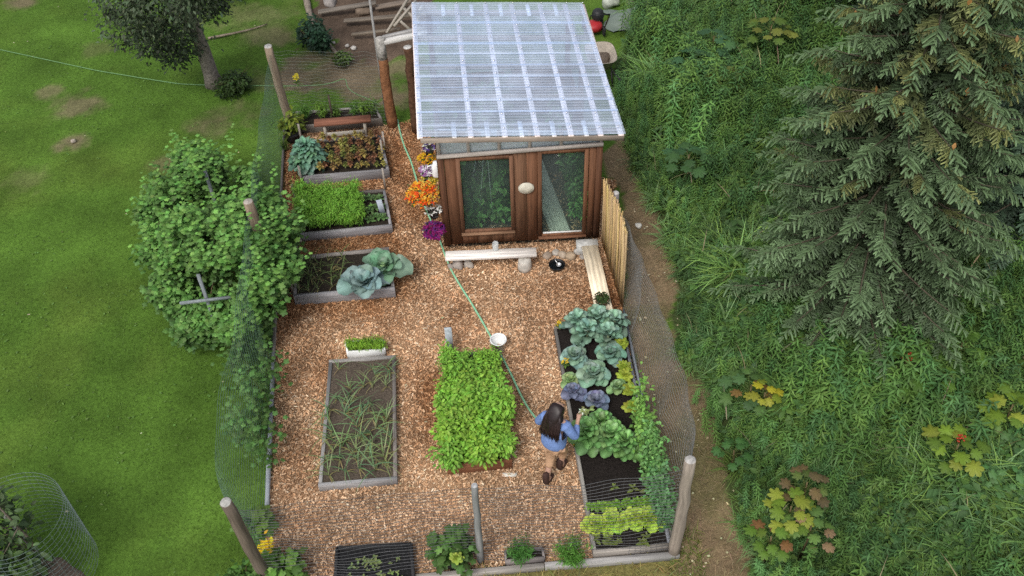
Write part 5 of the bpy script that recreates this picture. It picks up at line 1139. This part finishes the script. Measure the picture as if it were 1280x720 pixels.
V_ = [(0, -.02, .87), (0, -.01, 1.02), (0, .03, 1.2), (0, .05, 1.33), (0, .07, 1.39), (0, .10, 1.475), (0, .09, 1.55),
      (-.15, .03, 1.29), (-.27, .04, 1.05), (-.22, .24, .95), (-.20, .31, .94),
      (.15, .03, 1.29), (.27, .06, 1.06), (.20, .26, 1.14), (.18, .32, 1.17),
      (-.085, -.02, .82), (lr*.8-.03, lf_*.45+.06, .46), (lr, lf_-.02, .09), (lr, lf_+.1, .04),
      (.085, 0, .82), (rr_*.8+.03, rf_*.6+.08, .46), (rr_, rf_-.02, .09), (rr_, rf_+.1, .04)]
E_ = [(0, 1), (1, 2), (2, 3), (3, 4), (4, 5), (5, 6), (3, 7), (7, 8), (8, 9), (9, 10), (3, 11), (11, 12), (12, 13), (13, 14), (0, 15), (15, 16), (16, 17), (17, 18), (0, 19), (19, 20), (20, 21), (21, 22)]
R_ = [.13, .115, .13, .07, .05, (.082, .095), .068, .05, .04, .027, .03, .05, .04, .027, .03, .085, .055, .038, .035, .085, .055, .038, .035]
for h, base_i in ((10, 10), (14, 14)):
    c = V_[base_i]; sgn = -1 if base_i == 10 else 1
    for k, (dx, dz, ln) in enumerate([(-.024, .012, .06), (-.008, .016, .07), (.008, .014, .066), (.022, .006, .05)]):
        i0 = len(V_); V_ += [(c[0]+dx, c[1]+.02+ln*.55, c[2]+dz), (c[0]+dx*.9, c[1]+.02+ln*.8, c[2]+dz-.03)]; R_ += [.009, .0075]; E_ += [(base_i, i0), (i0, i0+1)]
    i0 = len(V_); V_ += [(c[0]-sgn*.035, c[1]+.02, c[2]-.005), (c[0]-sgn*.04, c[1]+.055, c[2]-.02)]; R_ += [.010, .008]; E_ += [(base_i, i0), (i0, i0+1)]
# nose and ears
i0 = len(V_); V_ += [(0, .19, 1.46), (.083, .10, 1.47), (-.083, .10, 1.47)]; R_ += [.013, .016, .016]; E_ += [(5, i0), (5, i0+1), (5, i0+2)]
skin('body', V_, E_, R_, 'skin', SK)
for s in (-1, 1):
    b = B(); b.blob(Lc(s*.03, .187, 1.49), .011, (.04, .03, .03), 6, 0); b.build('eye', 'plain', pe, True)
b = B(); b.tube([Lc(-.022, .186, 1.425), Lc(0, .194, 1.423), Lc(.022, .186, 1.425)], .005, (.42, .14, .13), 6); b.build('mouth', 'skin', pe, True)
BL = (.17, .26, .52)
skin('jumper', [(0, -.02, .77), (0, -.015, .92), (0, .0, 1.08), (0, .03, 1.22), (0, .05, 1.32), (-.16, .03, 1.285), (-.285, .04, 1.05), (-.225, .225, .952), (.16, .03, 1.285), (.285, .06, 1.06), (.205, .235, 1.13)],
     [(0, 1), (1, 2), (2, 3), (3, 4), (4, 5), (5, 6), (6, 7), (4, 8), (8, 9), (9, 10)], [(.195, .155), (.195, .16), (.18, .145), (.17, .135), .09, .075, .062, .042, .075, .062, .042], 'cloth', BL)
kl, kr = V_[16], V_[20]
TAN = (.50, .31, .19)
skin('trousers', [(0, -.02, .86), (-.09, -.02, .80), kl, (kl[0]*.5+lr*.5, kl[1]*.5+lf_*.5-.01, .30), (.09, 0, .80), kr, (kr[0]*.5+rr_*.5, kr[1]*.5+rf_*.5-.01, .30)],
     [(0, 1), (1, 2), (2, 3), (0, 4), (4, 5), (5, 6)], [(.12, .10), .088, .074, .062, .088, .074, .062], 'cloth', TAN)
for s_, (r_, f_) in (('l', (lr, lf_)), ('r', (rr_, rf_))):
    skin('boot', [(r_, f_-.035, .30), (r_, f_-.04, .14), (r_, f_-.03, .055), (r_, f_+.07, .045), (r_, f_+.15, .035)], [(0, 1), (1, 2), (2, 3), (3, 4)], [.055, .05, (.045, .05), (.045, .042), (.04, .028)], 'rough', (.055, .028, .022))
HR = (.018, .010, .010)
skin('hair', [(0, .115, 1.575), (0, .04, 1.545), (0, -.045, 1.42), (0, -.085, 1.30), (-.02, -.10, 1.22), (-.03, -.10, 1.16), (.065, .05, 1.47), (-.065, .05, 1.47), (-.09, .01, 1.33), (.09, .01, 1.33)],
     [(0, 1), (1, 2), (2, 3), (3, 4), (4, 5), (1, 6), (1, 7), (7, 8), (6, 9)], [.084, (.098, .105), (.098, .075), (.105, .055), (.085, .042), (.04, .02), .045, .045, .035, .03], 'hair', HR, 1)
b = B()
for k in range(110):
    s = U(-.115, .115); b.tube([Lc(s*.8, U(-.03, .03), 1.53), Lc(s*1.1, -.12+abs(s)*.5, 1.40), Lc(s*1.2, -.15+abs(s)*.3, 1.26), Lc(s*1.2+U(-.03, .03), -.14+U(-.02, .02), U(1.08, 1.2))], [.006, .008, .007, .002], np.array(HR)*U(.7, 2.2), 4)
b.build('hair_strands', 'hair', pe)
# what the person holds
hp = Lc(.18, .40, 1.18); b = B(); e = hp+Fd*.1+Rd*.12+np.array([0, 0, .05]); b.tube([hp-np.array([0, 0, .06]), hp, e], [.006, .005, .003], (.25, .3, .12), 5); n = 18
b.inst(T_OVAL, orient(U(0, 6, n), U(-.2, .8, n), 0, U(.04, .08, n)), hp+(e-hp)*U(0, 1, n)[:, None]+rng.normal(0, .02, (n, 3)), tints((.3, .36, .14), n, .2)); b.inst(T_OVAL, orient(U(0, 6, 10), U(0, .8, 10), 0, .045), np.array([hp]*10)+rng.normal(0, .015, (10, 3)), tints((.8, .8, .7), 10, .05))
tag(b.build('cut_sprig', 'leaf', loc=hp), 'cut sprig with a white flower held in the raised right hand', 'sprig')

# =================================================================== CAMERA, LIGHT
for o in bpy.data.objects:
    if '_o' in o: del o['_o']
from mathutils import Matrix, Vector
cam = bpy.data.cameras.new('camera'); co = bpy.data.objects.new('camera', cam); C.objects.link(co)
mw = Matrix.Identity(4)
for k in range(3): mw[k][0] = RT[k]; mw[k][1] = UP[k]; mw[k][2] = -FW[k]
mw[2][3] = CAM_H; co.matrix_world = mw
cam.sensor_width = 36; cam.lens = 36*F_PX/1280; cam.clip_end = 2000; cam.clip_start = .1
bpy.context.scene.camera = co
EL, AZ = math.radians(52), math.radians(-150)     # high veiled sun from behind and left of the camera
w = bpy.data.worlds.new('World'); bpy.context.scene.world = w; w.use_nodes = True; nt = w.node_tree; N = nt.nodes; L = nt.links
sk = N.new('ShaderNodeTexSky'); sk.sky_type = 'NISHITA'; sk.sun_disc = False; sk.sun_elevation = EL; sk.sun_rotation = AZ; sk.dust_density = 3.0; sk.air_density = 1.0
hs = N.new('ShaderNodeHueSaturation'); hs.inputs['Saturation'].default_value = .35; hs.inputs['Value'].default_value = 1.0
L.new(sk.outputs[0], hs.inputs['Color']); bg = N['Background']; L.new(hs.outputs[0], bg.inputs['Color']); bg.inputs['Strength'].default_value = .175
sl = bpy.data.lights.new('sun', 'SUN'); so = bpy.data.objects.new('sun', sl); C.objects.link(so); sl.energy = 1.6; sl.angle = math.radians(20); sl.color = (1, .96, .9)
dirv = Vector((math.sin(AZ)*math.cos(EL), math.cos(AZ)*math.cos(EL), math.sin(EL))); so.rotation_euler = dirv.to_track_quat('Z', 'Y').to_euler(); so.location = (0, 0, 30)
sc = bpy.context.scene; sc.view_settings.view_transform = 'Standard'; sc.view_settings.look = 'None'; sc.view_settings.exposure = 0; sc.view_settings.gamma = 1
sc.cycles.use_denoising = False; sc.cycles.max_bounces = 6; sc.cycles.transparent_max_bounces = 12; sc.cycles.diffuse_bounces = 3
